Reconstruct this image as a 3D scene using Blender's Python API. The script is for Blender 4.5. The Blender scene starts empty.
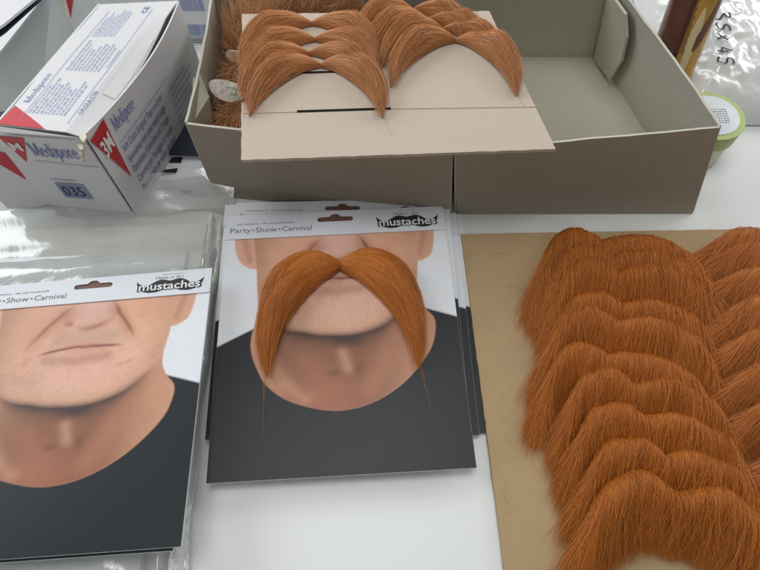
import bpy, math, random
import numpy as np
from mathutils import Vector, Matrix

# ------------------------------------------------------------------ camera, light, exposure
S = 0.42                                   # metres per layout unit (layout unit = camera height above the table)
F_PX, CX, CY = 580.0, 380.0, 285.0
PITCH = math.atan2(1102, F_PX)
scene = bpy.context.scene
COL = scene.collection
cam_d = bpy.data.cameras.new("camera")
cam = bpy.data.objects.new("camera", cam_d); COL.objects.link(cam)
cam.location = (0, 0, S); cam.rotation_euler = (math.pi/2 - PITCH, 0, 0)
cam_d.sensor_width = 36; cam_d.lens = 36*F_PX/760; cam_d.clip_start = .01; cam_d.clip_end = 50
scene.camera = cam
world = bpy.data.worlds.new("World"); scene.world = world; world.use_nodes = True
bg = world.node_tree.nodes["Background"]
bg.inputs[0].default_value = (1.0, .985, .95, 1); bg.inputs[1].default_value = .18
scene.view_settings.view_transform = 'Standard'; scene.view_settings.look = 'None'
scene.view_settings.exposure = -.76; scene.view_settings.gamma = 1

def area(name, loc, target, sx, sy, power, color):
    d = bpy.data.lights.new(name, 'AREA'); d.shape = 'RECTANGLE'; d.size = sx; d.size_y = sy
    d.energy = power; d.color = color
    o = bpy.data.objects.new(name, d); COL.objects.link(o)
    o.location = loc
    o.rotation_euler = (Vector(target)-Vector(loc)).to_track_quat('-Z', 'Y').to_euler()
    return o
area("window_light", (-1.6, 1.0, 1.15), (0, .3, 0), 1.5, 1.1, 36, (.93, .965, 1.0))
area("back_window_light", (.2, 2.3, 1.3), (.05, .35, 0), 1.6, .9, 22, (.96, .98, 1.0))
area("right_window_light", (1.7, 1.5, 1.0), (-.1, .35, 0), 1.2, .9, 23, (.97, .98, 1.0))
area("fill_light", (.1, -1.3, 1.7), (.05, .45, 0), 1.2, .6, 9, (1.0, .98, .95))  # added fill from behind the camera, lifts the trays' dark back walls
area("ceiling_light", (-.1, .40, 2.0), (.0, .25, 0), 1.2, .8, 26, (1.0, .98, .94))

# ------------------------------------------------------------------ helpers
FW = np.array([0, math.cos(PITCH), -math.sin(PITCH)]); UP = np.array([0, math.sin(PITCH), math.cos(PITCH)])
def P(px, py, z=0.0):
    r = FW + (px-CX)/F_PX*np.array([1., 0, 0]) - (py-CY)/F_PX*UP
    return np.array([0, 0, 1.]) + r*((z-1.0)/r[2])
RNG = np.random.default_rng(7)
random.seed(7)
ORG = {}
def lin(c):
    return tuple(((x/255)/12.92 if x/255 <= .04045 else ((x/255+.055)/1.055)**2.4) for x in c)

def link(o, origin, parent, rot=None):
    origin = np.array(origin, float)
    COL.objects.link(o)
    ORG[o.name] = origin
    if parent is not None:
        o.parent = parent
        o.location = (origin-ORG[parent.name])*S
    else:
        o.location = origin*S
def tag(o, label=None, cat=None, group=None, kind=None):
    if label: o["label"] = label
    if cat: o["category"] = cat
    if group: o["group"] = group
    if kind: o["kind"] = kind
    return o
def empty(name, origin, label, cat, group=None):
    o = bpy.data.objects.new(name, None); o.empty_display_size = .01
    link(o, origin, None)
    return tag(o, label, cat, group)
def mk(name, verts, faces, mats, parent=None, origin=None, smooth=False, midx=None, attr=None):
    verts = np.asarray(verts, float)
    if origin is None:
        origin = ORG[parent.name] if parent is not None else np.array([verts[:, 0].mean(), verts[:, 1].mean(), verts[:, 2].min()])
    origin = np.array(origin, float)
    me = bpy.data.meshes.new(name)
    v = (verts-origin)*S
    if isinstance(faces, np.ndarray):
        n, k = faces.shape
        me.vertices.add(len(v)); me.vertices.foreach_set("co", v.astype(np.float32).ravel())
        me.loops.add(n*k); me.loops.foreach_set("vertex_index", faces.astype(np.int32).ravel())
        me.polygons.add(n); me.polygons.foreach_set("loop_start", np.arange(0, n*k, k, dtype=np.int32))
        me.polygons.foreach_set("loop_total", np.full(n, k, dtype=np.int32))
        me.update(calc_edges=True)
    else:
        me.from_pydata([tuple(q) for q in v], [], faces); me.update()
    for m in (mats if isinstance(mats, (list, tuple)) else [mats]): me.materials.append(m)
    if midx is not None: me.polygons.foreach_set("material_index", np.asarray(midx, dtype=np.int32))
    if smooth: me.polygons.foreach_set("use_smooth", np.ones(len(me.polygons), dtype=bool))
    if attr is not None:
        for an, arr in attr.items():
            a = me.color_attributes.new(an, 'FLOAT_COLOR', 'POINT')
            a.data.foreach_set("color", np.asarray(arr, dtype=np.float32).ravel())
    me.validate()
    o = bpy.data.objects.new(name, me)
    link(o, origin, parent)
    return o
class MB:
    def __init__(s): s.v = []; s.f = []; s.m = []
    def add(s, v, f, m=0):
        b = len(s.v); s.v += [np.array(q, float) for q in v]; s.f += [[b+i for i in q] for q in f]; s.m += [m]*len(f)
    def slab(s, q, t, m=0):
        """quad q (4 points) thickened by t along its normal"""
        q = [np.array(a, float) for a in q]
        n = np.cross(q[1]-q[0], q[3]-q[0]); n /= np.linalg.norm(n)
        s.add(q+[a+n*t for a in q], [[3, 2, 1, 0], [4, 5, 6, 7], [0, 1, 5, 4], [1, 2, 6, 5], [2, 3, 7, 6], [3, 0, 4, 7]], m)
    def poly_slab(s, q, t, m=0):
        q = [np.array(a, float) for a in q]; k = len(q)
        n = np.zeros(3)
        for i in range(k): n += np.cross(q[i], q[(i+1) % k])
        n /= np.linalg.norm(n)
        s.add(q+[a+n*t for a in q], [list(range(k))[::-1], list(range(k, 2*k))]+[[i, (i+1) % k, k+(i+1) % k, k+i] for i in range(k)], m)
    def build(s, name, mats, parent=None, origin=None, **k):
        return mk(name, s.v, s.f, mats, parent, origin, midx=s.m, **k)
def grid_faces(nu, nv):
    i = np.arange(nu-1)[:, None]*nv+np.arange(nv-1)[None, :]
    i = i.ravel()
    return np.stack([i, i+nv, i+nv+1, i+1], 1)
def vnoise(x, y, seed=0, oct=4):
    r = np.random.default_rng(seed); out = np.zeros_like(x, float); amp = 1.
    for o in range(oct):
        T = r.random((64, 64)); fx = x*2**o; fy = y*2**o
        ix = np.floor(fx).astype(int); iy = np.floor(fy).astype(int); u = fx-ix; w = fy-iy
        u = u*u*(3-2*u); w = w*w*(3-2*w)
        g = lambda a, b: T[a % 64, b % 64]
        out += amp*((g(ix, iy)*(1-u)+g(ix+1, iy)*u)*(1-w)+(g(ix, iy+1)*(1-u)+g(ix+1, iy+1)*u)*w-.5); amp *= .5
    return out
def spline(pts, n):
    """smooth resample of a polyline (Catmull-Rom by arc length)"""
    p = np.array(pts, float)
    d = np.r_[0, np.cumsum(np.linalg.norm(np.diff(p, axis=0), axis=1))]
    e = np.vstack([2*p[0]-p[1], p, 2*p[-1]-p[-2]])
    out = []
    for k in range(len(p)-1):
        t = np.linspace(0, 1, 24, endpoint=False)[:, None]
        a, b, c, f = e[k], e[k+1], e[k+2], e[k+3]
        out.append(.5*((2*b)+(-a+c)*t+(2*a-5*b+4*c-f)*t**2+(-a+3*b-3*c+f)*t**3))
    out = np.vstack(out+[p[-1:]])
    d = np.r_[0, np.cumsum(np.linalg.norm(np.diff(out, axis=0), axis=1))]; d /= d[-1]
    q = np.linspace(0, 1, n)
    return np.stack([np.interp(q, d, out[:, j]) for j in range(p.shape[1])], 1)

# ------------------------------------------------------------------ materials
def mat(name, col, rough=.6, spec=.4, noise=None, bump=None, **kw):
    """noise=(scale, amount, stretch xyz) tints the base colour; bump=(scale, strength)"""
    m = bpy.data.materials.new(name); m.use_nodes = True; nt = m.node_tree; N = nt.nodes; L = nt.links
    b = N["Principled BSDF"]; b.inputs["Base Color"].default_value = (*col, 1)
    b.inputs["Roughness"].default_value = rough; b.inputs["Specular IOR Level"].default_value = spec
    for k, v in kw.items(): b.inputs[k.replace("_", " ")].default_value = v
    tc = N.new("ShaderNodeTexCoord")
    if noise:
        mp = N.new("ShaderNodeMapping"); mp.inputs["Scale"].default_value = noise[2] if len(noise) > 2 else (1, 1, 1)
        L.new(tc.outputs["Object"], mp.inputs[0])
        t = N.new("ShaderNodeTexNoise"); t.inputs["Scale"].default_value = noise[0]; t.inputs["Detail"].default_value = 8
        L.new(mp.outputs[0], t.inputs["Vector"])
        mr = N.new("ShaderNodeMapRange"); mr.inputs[1].default_value = .3; mr.inputs[2].default_value = .7
        mr.inputs[3].default_value = 1-noise[1]; mr.inputs[4].default_value = 1+noise[1]*.6
        L.new(t.outputs["Fac"], mr.inputs[0])
        mx = N.new("ShaderNodeVectorMath"); mx.operation = 'SCALE'; mx.inputs[0].default_value = col
        L.new(mr.outputs[0], mx.inputs["Scale"]); L.new(mx.outputs[0], b.inputs["Base Color"])
    if bump:
        t = N.new("ShaderNodeTexNoise"); t.inputs["Scale"].default_value = bump[0]; t.inputs["Detail"].default_value = 6
        L.new(tc.outputs["Object"], t.inputs["Vector"])
        bp = N.new("ShaderNodeBump"); bp.inputs["Strength"].default_value = bump[1]; bp.inputs["Distance"].default_value = .002
        L.new(t.outputs["Fac"], bp.inputs["Height"]); L.new(bp.outputs[0], b.inputs["Normal"])
    return m
M = {}
M['table'] = mat("white_laminate", (.74, .77, .77), .32, .35, (6, .04), (30, .03))
M['grey'] = mat("greyboard_shaded", (.36, .328, .27), .8, .15, (240, .05), (700, .2))  # outer faces: same board as inside, colour darkened to stand for shade
M['grey_in'] = mat("greyboard_lit", (.47, .456, .37), .75, .2, (240, .04), (700, .2))  # floor and tabs: same board, brighter light put into the colour
M['grey_lit_wall'] = mat("greyboard_lit_wall", (.47, .452, .38), .75, .2, (240, .04), (700, .2))  # inner walls: the same board, lightened in colour to look better lit
M['edge'] = mat("board_edge", (.55, .53, .46), .85, .2)
M['kraft'] = mat("kraft_board", (.42, .305, .172), .8, .15, (28, .07, (1, 1.3, 1)), (220, .25))
M['tan'] = mat("tan_corrugated", (.55, .475, .395), .8, .15, (90, .012, (.5, 2, 1)), (150, .15))
M['slot'] = mat("cut_slot", (.015, .013, .012), .9, .1)
M['paper'] = mat("white_card", (.76, .79, .83), .42, .4)
M['header'] = mat("glossy_header", (.70, .74, .80), .35, .45)
M['black'] = mat("black_ink", (.018, .020, .022), .45, .4)
M['greyink'] = mat("grey_ink", (.16, .16, .17), .5, .3)
M['redink'] = mat("red_ink", (.45, .04, .05), .5, .3)
M['whiteink'] = mat("white_ink", (.82, .83, .84), .5, .3)
M['carton'] = mat("white_carton", (.74, .75, .77), .42, .4, (7, .03), (25, .06))
M['carton_in'] = mat("carton_liner", (.60, .62, .62), .7, .3, (9, .05), (25, .1))
M['cream'] = mat("torn_paper", (.70, .68, .55), .85, .2, (60, .12), (120, .5))
M['red'] = mat("red_print", (.56, .025, .04), .4, .4)
M['blue'] = mat("blue_ink", (.10, .16, .46), .5, .3)
M['blue_pale'] = mat("pale_blue_ink", (.28, .33, .58), .5, .3)
M['navy'] = mat("navy_card", (.022, .027, .045), .45, .4)
M['lime'] = mat("lime_plastic", (.40, .50, .14), .35, .5)
M['tape'] = mat("clear_tape_roll", (.70, .71, .58), .3, .5, (300, .06, (.05, .05, 3)))
M['label'] = mat("blue_label", (.70, .76, .80), .3, .5, (25, .12))
M['pen'] = mat("marker_ink", (.03, .03, .035), .5, .3)
M['tube_body'] = mat("copper_tube", (.16, .075, .045), .3, .5, (70, .35, (.15, .15, 5)))
M['tube_gold'] = mat("gold_print", (.60, .33, .07), .3, .5, (14, .35))
M['tube_dark'] = mat("dark_print", (.03, .022, .02), .3, .5)
M['tube_cream'] = mat("cream_print", (.72, .60, .35), .3, .5)

def print_material():
    m = bpy.data.materials.new("printed_photo"); m.use_nodes = True; nt = m.node_tree
    b = nt.nodes["Principled BSDF"]; a = nt.nodes.new("ShaderNodeAttribute"); a.attribute_name = "ink"
    nt.links.new(a.outputs["Color"], b.inputs["Base Color"]); b.inputs["Roughness"].default_value = .36
    b.inputs["Specular IOR Level"].default_value = .22
    return m
M['print'] = print_material()
def hair_material(name, col, rough=.42):
    m = bpy.data.materials.new(name); m.use_nodes = True; nt = m.node_tree; N = nt.nodes; L = nt.links
    b = N["Principled BSDF"]; a = N.new("ShaderNodeAttribute"); a.attribute_name = "tone"
    mx = N.new("ShaderNodeVectorMath"); mx.operation = 'MULTIPLY'; mx.inputs[1].default_value = col
    L.new(a.outputs["Color"], mx.inputs[0]); L.new(mx.outputs[0], b.inputs["Base Color"])
    b.inputs["Roughness"].default_value = rough; b.inputs["Specular IOR Level"].default_value = .45
    b.inputs["Sheen Weight"].default_value = .0
    return m
M['hair'] = hair_material("ginger_hair", (.56, .185, .028))
M['hair_rust'] = hair_material("rust_hair", (.59, .205, .045))
M['hair_sheet'] = hair_material("auburn_hair", (.56, .245, .092), .36)
M['hair_frizz'] = hair_material("frizzy_brown_hair", (.66, .37, .19), .5)

def film_material(name, haze, gloss, tint=(.93, .95, .95), bumpscale=14, bs=.6, rough=.12):
    m = bpy.data.materials.new(name); m.use_nodes = True; nt = m.node_tree; N = nt.nodes; L = nt.links
    for n in list(N): N.remove(n)
    out = N.new("ShaderNodeOutputMaterial"); tr = N.new("ShaderNodeBsdfTransparent"); tr.inputs[0].default_value = (*tint, 1)
    gl = N.new("ShaderNodeBsdfGlossy"); gl.inputs["Roughness"].default_value = rough; gl.inputs[0].default_value = (.9, .92, .92, 1)
    df = N.new("ShaderNodeBsdfDiffuse"); df.inputs[0].default_value = (.88, .90, .88, 1)
    tc = N.new("ShaderNodeTexCoord"); t = N.new("ShaderNodeTexNoise"); t.inputs["Scale"].default_value = bumpscale
    t.inputs["Detail"].default_value = 5; t.inputs["Distortion"].default_value = 1.2; L.new(tc.outputs["Object"], t.inputs["Vector"])
    bp = N.new("ShaderNodeBump"); bp.inputs["Strength"].default_value = bs; bp.inputs["Distance"].default_value = .004
    L.new(t.outputs["Fac"], bp.inputs["Height"]); L.new(bp.outputs[0], gl.inputs["Normal"])
    lw = N.new("ShaderNodeFresnel"); lw.inputs[0].default_value = 1.45; L.new(bp.outputs[0], lw.inputs["Normal"])
    mr = N.new("ShaderNodeMath"); mr.operation = 'MULTIPLY_ADD'; mr.inputs[1].default_value = 1.6; mr.inputs[2].default_value = gloss
    mr.use_clamp = True; L.new(lw.outputs[0], mr.inputs[0])
    m1 = N.new("ShaderNodeMixShader"); m1.inputs[0].default_value = haze; L.new(tr.outputs[0], m1.inputs[1]); L.new(df.outputs[0], m1.inputs[2])
    m2 = N.new("ShaderNodeMixShader"); L.new(mr.outputs[0], m2.inputs[0]); L.new(m1.outputs[0], m2.inputs[1]); L.new(gl.outputs[0], m2.inputs[2])
    L.new(m2.outputs[0], out.inputs[0])
    return m
M['film'] = film_material("clear_film", .30, .09, (.96, .97, .96), 11, .6, .17)
M['seam'] = film_material("folded_film", .6, .10, (.80, .80, .76), 60, .9, .15)
M['bagfilm'] = film_material("milky_film", .82, .05, (.97, .98, .98), 14, .45, .2)

# ------------------------------------------------------------------ text and flat shapes
def text2d(s, size=1., offset=0., shear=0.):
    c = bpy.data.curves.new("t", 'FONT'); c.body = s; c.size = size; c.offset = offset; c.shear = shear
    c.resolution_u = 3; c.fill_mode = 'FRONT'
    o = bpy.data.objects.new("t", c); COL.objects.link(o)
    dg = bpy.context.evaluated_depsgraph_get(); dg.update()
    me = bpy.data.meshes.new_from_object(o.evaluated_get(dg))
    v = np.array([tuple(q.co) for q in me.vertices]).reshape(-1, 3)[:, :2]; f = [list(p.vertices) for p in me.polygons]
    bpy.data.objects.remove(o); bpy.data.curves.remove(c); bpy.data.meshes.remove(me)
    return v, f
def fill2d(loops):
    """filled 2D shape with holes -> verts, faces"""
    c = bpy.data.curves.new("s", 'CURVE'); c.dimensions = '2D'; c.fill_mode = 'BOTH'
    for lp in loops:
        sp = c.splines.new('POLY'); sp.points.add(len(lp)-1)
        for i, q in enumerate(lp): sp.points[i].co = (q[0], q[1], 0, 1)
        sp.use_cyclic_u = True
    o = bpy.data.objects.new("s", c); COL.objects.link(o)
    dg = bpy.context.evaluated_depsgraph_get(); dg.update()
    me = bpy.data.meshes.new_from_object(o.evaluated_get(dg))
    v = np.array([tuple(q.co) for q in me.vertices])[:, :2]; f = [list(p.vertices) for p in me.polygons]
    bpy.data.objects.remove(o); bpy.data.curves.remove(c); bpy.data.meshes.remove(me)
    return v, f
def fit(v, x0, y0, w=None, h=None):
    """move/scale text so its box starts at x0,y0 (bottom) with width w / height h"""
    a = v.min(0); b = v.max(0); sx = w/(b[0]-a[0]) if w else None; sy = h/(b[1]-a[1]) if h else None
    if sx is None: sx = sy
    if sy is None: sy = sx
    return (v-a)*[sx, sy]+[x0, y0]
def solid2d(v2, f, z0, z1, fn):
    """thickness by extruding a filled 2D mesh"""
    n = len(v2); cnt = {}
    for q in f:
        for i in range(len(q)):
            e = (q[i], q[(i+1) % len(q)]); cnt[e] = 1
    side = [[a, b, n+b, n+a] for (a, b) in cnt if (b, a) not in cnt]
    V = [fn(x, y, z0) for x, y in v2]+[fn(x, y, z1) for x, y in v2]
    return V, [q[::-1] for q in f]+[[n+i for i in q] for q in f]+side

# ------------------------------------------------------------------ table
g = 40
xs = np.linspace(-3, 3, g); ys = np.linspace(-1.2, 3.4, g)
X, Y = np.meshgrid(xs, ys, indexing='ij')
t = mk("table_top", np.stack([X.ravel(), Y.ravel(), 0*X.ravel()], 1), grid_faces(g, g), M['table'], origin=(0, 0, 0))
tag(t, kind="structure")

# ------------------------------------------------------------------ shallow grey trays
def tray(name, label, fl_b, fr_b, bl_b, br_b, fl_t, fr_t, bl_t, br_t, extra=None):
    base = (np.array(fl_b)+br_b)/2; base[2] = 0
    e = empty(name, base, label, "box", "shallow grey cardboard trays side by side")
    T = .0048
    A = lambda *a: [np.array(q, float) for q in a]
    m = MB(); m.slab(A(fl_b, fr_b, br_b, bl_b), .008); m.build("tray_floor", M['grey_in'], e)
    for nm, q in (("front_wall", A(fr_b, fl_b, fl_t, fr_t)), ("back_wall", A(bl_b, br_b, br_t, bl_t)),
                  ("left_wall", A(fl_b, bl_b, bl_t, fl_t)), ("right_wall", A(br_b, fr_b, fr_t, br_t))):
        q = [a.copy() for a in q]
        # subdivide along the length and warp the top edge a little
        n = 14; V = []; r = RNG.normal(0, .0009, n+1); nn = np.cross(q[1]-q[0], q[3]-q[0]); nn /= np.linalg.norm(nn)
        bow = RNG.uniform(-.006, .006)
        for i in range(n+1):
            u = i/n
            for w in (0, .34, .67, 1):
                p = (q[0]*(1-u)+q[1]*u)*(1-w)+(q[3]*(1-u)+q[2]*u)*w
                p = p+nn*(bow*math.sin(math.pi*u)*w)+np.array([0, 0, r[i]*w])
                V.append(p); V.append(p-nn*T)
        f = []
        for i in range(n):
            for j in range(3):
                a = (i*4+j)*2; b = ((i+1)*4+j)*2
                f.append([a, b, b+2, a+2]); f.append([a+1, a+3, b+3, b+1])
            a = (i*4+3)*2; b = ((i+1)*4+3)*2; f.append([a, b, b+1, a+1])
            a = i*8; b = (i+1)*8; f.append([a, a+1, b+1, b])
        for i in (0, n):
            for j in range(3):
                a = (i*4+j)*2; q_ = [a, a+2, a+3, a+1]; f.append(q_ if i == 0 else q_[::-1])
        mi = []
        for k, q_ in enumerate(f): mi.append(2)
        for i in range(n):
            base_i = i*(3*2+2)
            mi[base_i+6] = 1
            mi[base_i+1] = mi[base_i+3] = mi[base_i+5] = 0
        mk(nm, V, f, [M['grey'], M['edge'], M['grey_lit_wall']], e, midx=mi)
    return e
zt = .212
trayR = tray("cardboard_tray", "empty open grey cardboard tray reaching to the right, its bare floor showing",
     (.160, .697, 0), (.650, .698, 0), (.160, 1.15, 0), (.535, 1.15, 0),
     P(457, 150, zt), P(719, 126, zt), (.135, 1.15, zt), (.497, 1.13, zt))
m = MB(); z = .2
# glued corner tab on the right wall
def onwall(u, w):   # right wall inner face, u from front to back
    b0 = np.array((.65, .698, 0.)); b1 = np.array((.535, 1.15, 0.)); t0 = P(719, 126, zt); t1 = np.array((.497, 1.13, zt))
    p = (b0*(1-u)+b1*u)*(1-w)+(t0*(1-u)+t1*u)*w
    return p+np.array((-.012, -.003, 0))
m.poly_slab([onwall(.985, .05), onwall(.80, .12), onwall(.74, .5), onwall(.745, .78), onwall(.80, .97), onwall(.985, .97)], .006)
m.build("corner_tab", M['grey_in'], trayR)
trayL = tray("cardboard_tray", "grey cardboard tray filled with frizzy ginger hairpieces, tan board across its top",
     (-.345, .742, 0), (.143, .690, 0), (-.350, 1.15, 0), (.143, 1.15, 0),
     P(187, 122, .2), P(450.5, 150, .2), P(213, -8, .2), (.135, 1.13, .2))
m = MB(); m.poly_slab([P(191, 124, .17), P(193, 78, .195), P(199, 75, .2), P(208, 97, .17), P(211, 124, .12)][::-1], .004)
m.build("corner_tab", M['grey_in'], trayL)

# ------------------------------------------------------------------ cardboard sheets
def board(name, label, corners, t, mat_, cat="cardboard", rough=.0012, nseg=40):
    c = [np.array(q, float) for q in corners]   # fl, fr, br, bl (top surface)
    base = sum(c)/4; base = base*[1, 1, 0]+[0, 0, c[0][2]-t]
    e = empty(name, base, label, cat)
    V = []
    # outline resampled with slightly irregular cut edge
    out = []
    for i in range(4):
        a, b = c[i], c[(i+1) % 4]; d = (b-a)/np.linalg.norm(b-a); n = np.cross(d, [0, 0, 1.])
        for k in range(nseg):
            j = RNG.normal(0, rough)*.35 if k else 0
            out.append(a+(b-a)*k/nseg+n*j)
    k = len(out)
    top = out; bot = [q-np.array([0, 0, t]) for q in out]
    mk("board_sheet", top+bot, [list(range(k)), list(range(2*k-1, k-1, -1))]+[[i, k+i, k+(i+1) % k, (i+1) % k] for i in range(k)], mat_, e)
    return e
zs = .222
sheet = board("cardboard_sheet", "tan corrugated board with cut slots bridging the grey trays, moustaches on top",
              [P(241, 160, zs), P(556, 149, zs), P(489, 11, zs), P(242, 14, zs)], .007, M['tan'])
def strip(e, name, pts, z, w, mat_):
    m = MB()
    for (a, b) in pts:
        a = P(*a, z); b = P(*b, z); d = (b-a)/np.linalg.norm(b-a); n = np.cross(d, [0, 0, 1.])*w/2
        m.slab([a-n, b-n, b+n, a+n] if np.cross(b-a, n)[2] > 0 else [a+n, b+n, b-n, a-n], .0004)
    return m.build(name, mat_, e)
strip(sheet, "cut_slot", [((297, 111.5), (391, 108.5))], zs+.0003, .0055, M['slot'])
strip(sheet, "cut_slot", [((241.5, 40.5), (372, 37.5))], zs+.0003, .005, M['slot'])
strip(sheet, "cut_slot", [((241.5, 74.5), (345, 71.5))], zs+.0003, .005, M['slot'])
strip(sheet, "crease", [((243, 113.5), (297, 112))], zs+.0003, .0012, M['kraft'])
strip(sheet, "crease", [((391, 109), (536, 107))], zs+.0003, .0012, M['kraft'])

kraft = board("cardboard_sheet", "flat brown kraft board on the white table under the long column of bushy ginger moustaches",
              [P(507, 590, .012), P(830, 600, .012), P(800, 228, .012), P(461, 234, .012)], .008, M['kraft'], nseg=60, rough=.0009)

# ------------------------------------------------------------------ painted print (the photograph printed on each card)
NU, NV = 300, 350
VB = 1.183
def inside(px, py, poly):
    c = np.zeros(px.shape, bool); n = len(poly)
    for i in range(n):
        x1, y1 = poly[i]; x2, y2 = poly[(i+1) % n]
        k = ((y1 > py) != (y2 > py)) & (px < (x2-x1)*(py-y1)/(y2-y1+1e-12)+x1); c ^= k
    return c
def dpoly(px, py, pts, closed=False):
    d = np.full(px.shape, 9.); pts = list(pts)+([pts[0]] if closed else [])
    for (x1, y1), (x2, y2) in zip(pts[:-1], pts[1:]):
        dx, dy = x2-x1, y2-y1; t = np.clip(((px-x1)*dx+(py-y1)*dy)/(dx*dx+dy*dy+1e-12), 0, 1)
        d = np.minimum(d, np.hypot(px-x1-t*dx, py-y1-t*dy))
    return d
def mask(px, py, pts, w=.004):
    s = np.where(inside(px, py, pts), 1, -1)*dpoly(px, py, pts, True)
    return np.clip(s/w*.5+.5, 0, 1)
def paint():
    u, v = np.meshgrid(np.linspace(0, 1, NU), np.linspace(0, VB, NV), indexing='ij')
    C = np.zeros(u.shape+(3,)); 
    def put(col, a): C[:] = C*(1-a[..., None])+np.array(lin(col))*a[..., None]
    G = lambda cx, cy, sx, sy: np.exp(-((u-cx)/sx)**2-((v-cy)/sy)**2)
    one = np.ones(u.shape)
    put((224, 229, 235), one)
    shirt = [(-.1, .665), (0, .645), (.061, .614), (.166, .562), (.5, .60), (.86, .512), (.975, .553), (1.1, .60), (1.1, 1.3), (-.1, 1.3)]
    put((40, 44, 48), mask(u, v, shirt))
    neck = spline([(.16, .50), (.15, .56), (.140, .61), (.142, .671), (.167, .745), (.213, .824), (.305, .890), (.442, .932), (.55, .932), (.651, .902), (.745, .845), (.819, .775), (.875, .70), (.900, .63), (.902, .565), (.868, .517), (.845, .47)], 80)
    a = mask(u, v, neck)
    put((186, 132, 106), a)
    put((128, 80, 58), a*np.clip(G(.48, .76, .26, .17), 0, 1)*.75)
    put((201, 152, 122), a*np.exp(-(dpoly(u, v, [(.90, .58), (.87, .69), (.80, .79), (.70, .87)])/.05)**2)*.85)
    put((196, 150, 122), a*np.exp(-(dpoly(u, v, [(.16, .60), (.18, .70), (.25, .82), (.33, .885)])/.04)**2)*.6)
    put((168, 104, 78), a*np.exp(-(dpoly(u, v, [(.36, .72), (.42, .84), (.50, .92)])/.05)**2)*.5)
    put((214, 160, 130), a*np.exp(-(dpoly(u, v, [(.80, .55), (.72, .68), (.66, .80), (.60, .90)])/.045)**2)*.35)
    put((122, 84, 66), a*np.exp(-(dpoly(u, v, [(.35, .86), (.31, .78), (.27, .70)])/.02)**2)*.35)
    put((122, 84, 66), a*np.exp(-(dpoly(u, v, [(.62, .86), (.68, .76), (.76, .66)])/.02)**2)*.25)
    put((184, 138, 112), a*G(.515, .72, .028, .055)*.85)
    put((96, 66, 56), a*G(.470, .785, .028, .018)*.55); put((96, 66, 56), a*G(.565, .775, .022, .022)*.55)
    put((120, 80, 62), a*G(.515, .81, .05, .02)*.5)
    # head with ears; cheeks run straight down into the neck, the chin is a narrower shape inside
    jaw = [(.150, .30), (.154, .37), (.160, .43), (.165, .50), (.160, .58)]
    jawr = [(.868, .53), (.846, .47), (.842, .40), (.852, .33), (.856, .29)]
    chin = [(.158, .42), (.20, .50), (.245, .548), (.30, .575), (.36, .586), (.42, .600), (.50, .606), (.57, .604), (.64, .588), (.70, .560), (.75, .515), (.80, .46), (.845, .39)]
    for sx, ear in ((0, [(.030, -.1), (.040, .10), (.048, .18), (.072, .245), (.105, .275), (.14, .286), (.19, .28), (.19, -.1)]),
                    (1, [(.955, -.1), (.948, .10), (.938, .19), (.920, .25), (.885, .278), (.85, .284), (.80, .28), (.80, -.1)])):
        e = mask(u, v, np.vstack([ear[:1], spline(ear[1:-1], 30), ear[-1:]]))
        put((216, 168, 148) if sx == 0 else (210, 162, 136), e)
        put((186, 126, 106), e*np.exp(-(dpoly(u, v, [(.082, .10), (.10, .19), (.115, .24)] if sx == 0 else [(.905, .10), (.885, .19), (.872, .24)])/.016)**2)*.6)
    side = mask(u, v, np.vstack([[(.13, -.2), (.13, .12)], spline(jaw, 40), spline(jawr, 40), [(.86, .12), (.86, -.2)]]))
    sk = np.maximum(side, a)
    put((206, 158, 130), side)
    # neck tone: warm light at the sides, brown in the middle, darkest right under the chin
    face = mask(u, v, np.vstack([[(.13, -.2)], spline(chin, 90), [(.87, -.2)]]), .02)
    below = sk*(1-face)
    wc = np.exp(-((u-.50)/.27)**4)
    put((202, 154, 126), below)
    put((134, 88, 66), below*wc*.92)
    put((176, 116, 94), below*G(.43, .88, .13, .10)*.7)
    put((166, 110, 88), below*np.exp(-(dpoly(u, v, [(.36, .70), (.41, .80), (.50, .90)])/.05)**2)*.5)
    put((198, 150, 120), below*np.exp(-(dpoly(u, v, [(.24, .76), (.29, .82), (.36, .88)])/.03)**2)*.6)
    put((138, 98, 78), below*np.exp(-(dpoly(u, v, [(.26, .66), (.31, .76), (.36, .84)])/.03)**2)*.45)
    put((186, 130, 104), below*np.exp(-(dpoly(u, v, [(.72, .62), (.68, .74), (.62, .86)])/.045)**2)*.5)
    cs = spline([(.22, .535), (.26, .56), (.32, .588), (.40, .610), (.50, .618), (.58, .614), (.66, .592), (.72, .556), (.78, .50)], 60)
    fd = np.clip((u-.19)/.10, 0, 1)*np.clip((.83-u)/.16, 0, 1)
    dn = dpoly(u, v, cs)
    put((104, 78, 66), below*fd*np.exp(-(dn/.060)**2)*.75)
    put((60, 52, 54), below*fd*np.exp(-(dn/.024)**2)*.85)
    put((54, 50, 58), below*G(.545, .645, .075, .028)*.75)
    put((190, 146, 120), below*np.exp(-(dpoly(u, v, [(.515, .70), (.525, .74), (.535, .765)])/.024)**2)*.8)
    put((104, 72, 60), below*G(.478, .785, .030, .014)*.6); put((110, 74, 60), below*G(.580, .772, .020, .022)*.6)
    h = face*sk
    put((222, 176, 150), h)
    lr = 1/(1+np.exp((u-.45)/.08))
    edge = np.exp(-(dpoly(u, v, spline(chin, 60))/.05)**2)
    put((190, 146, 122), h*edge*(.35+.35*lr))
    put((172, 128, 104), sk*np.clip((.26-u)/.12, 0, 1)*np.clip((.55-v)/.1, 0, 1)*.6); put((200, 152, 122), h*np.clip((u-.74)/.1, 0, 1)*.45)
    put((208, 150, 126), h*G(.30, .25, .10, .09)*.5); put((220, 166, 134), h*G(.73, .22, .09, .09)*.5)
    put((224, 178, 160), h*G(.52, .48, .18, .08)*.8)
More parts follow.
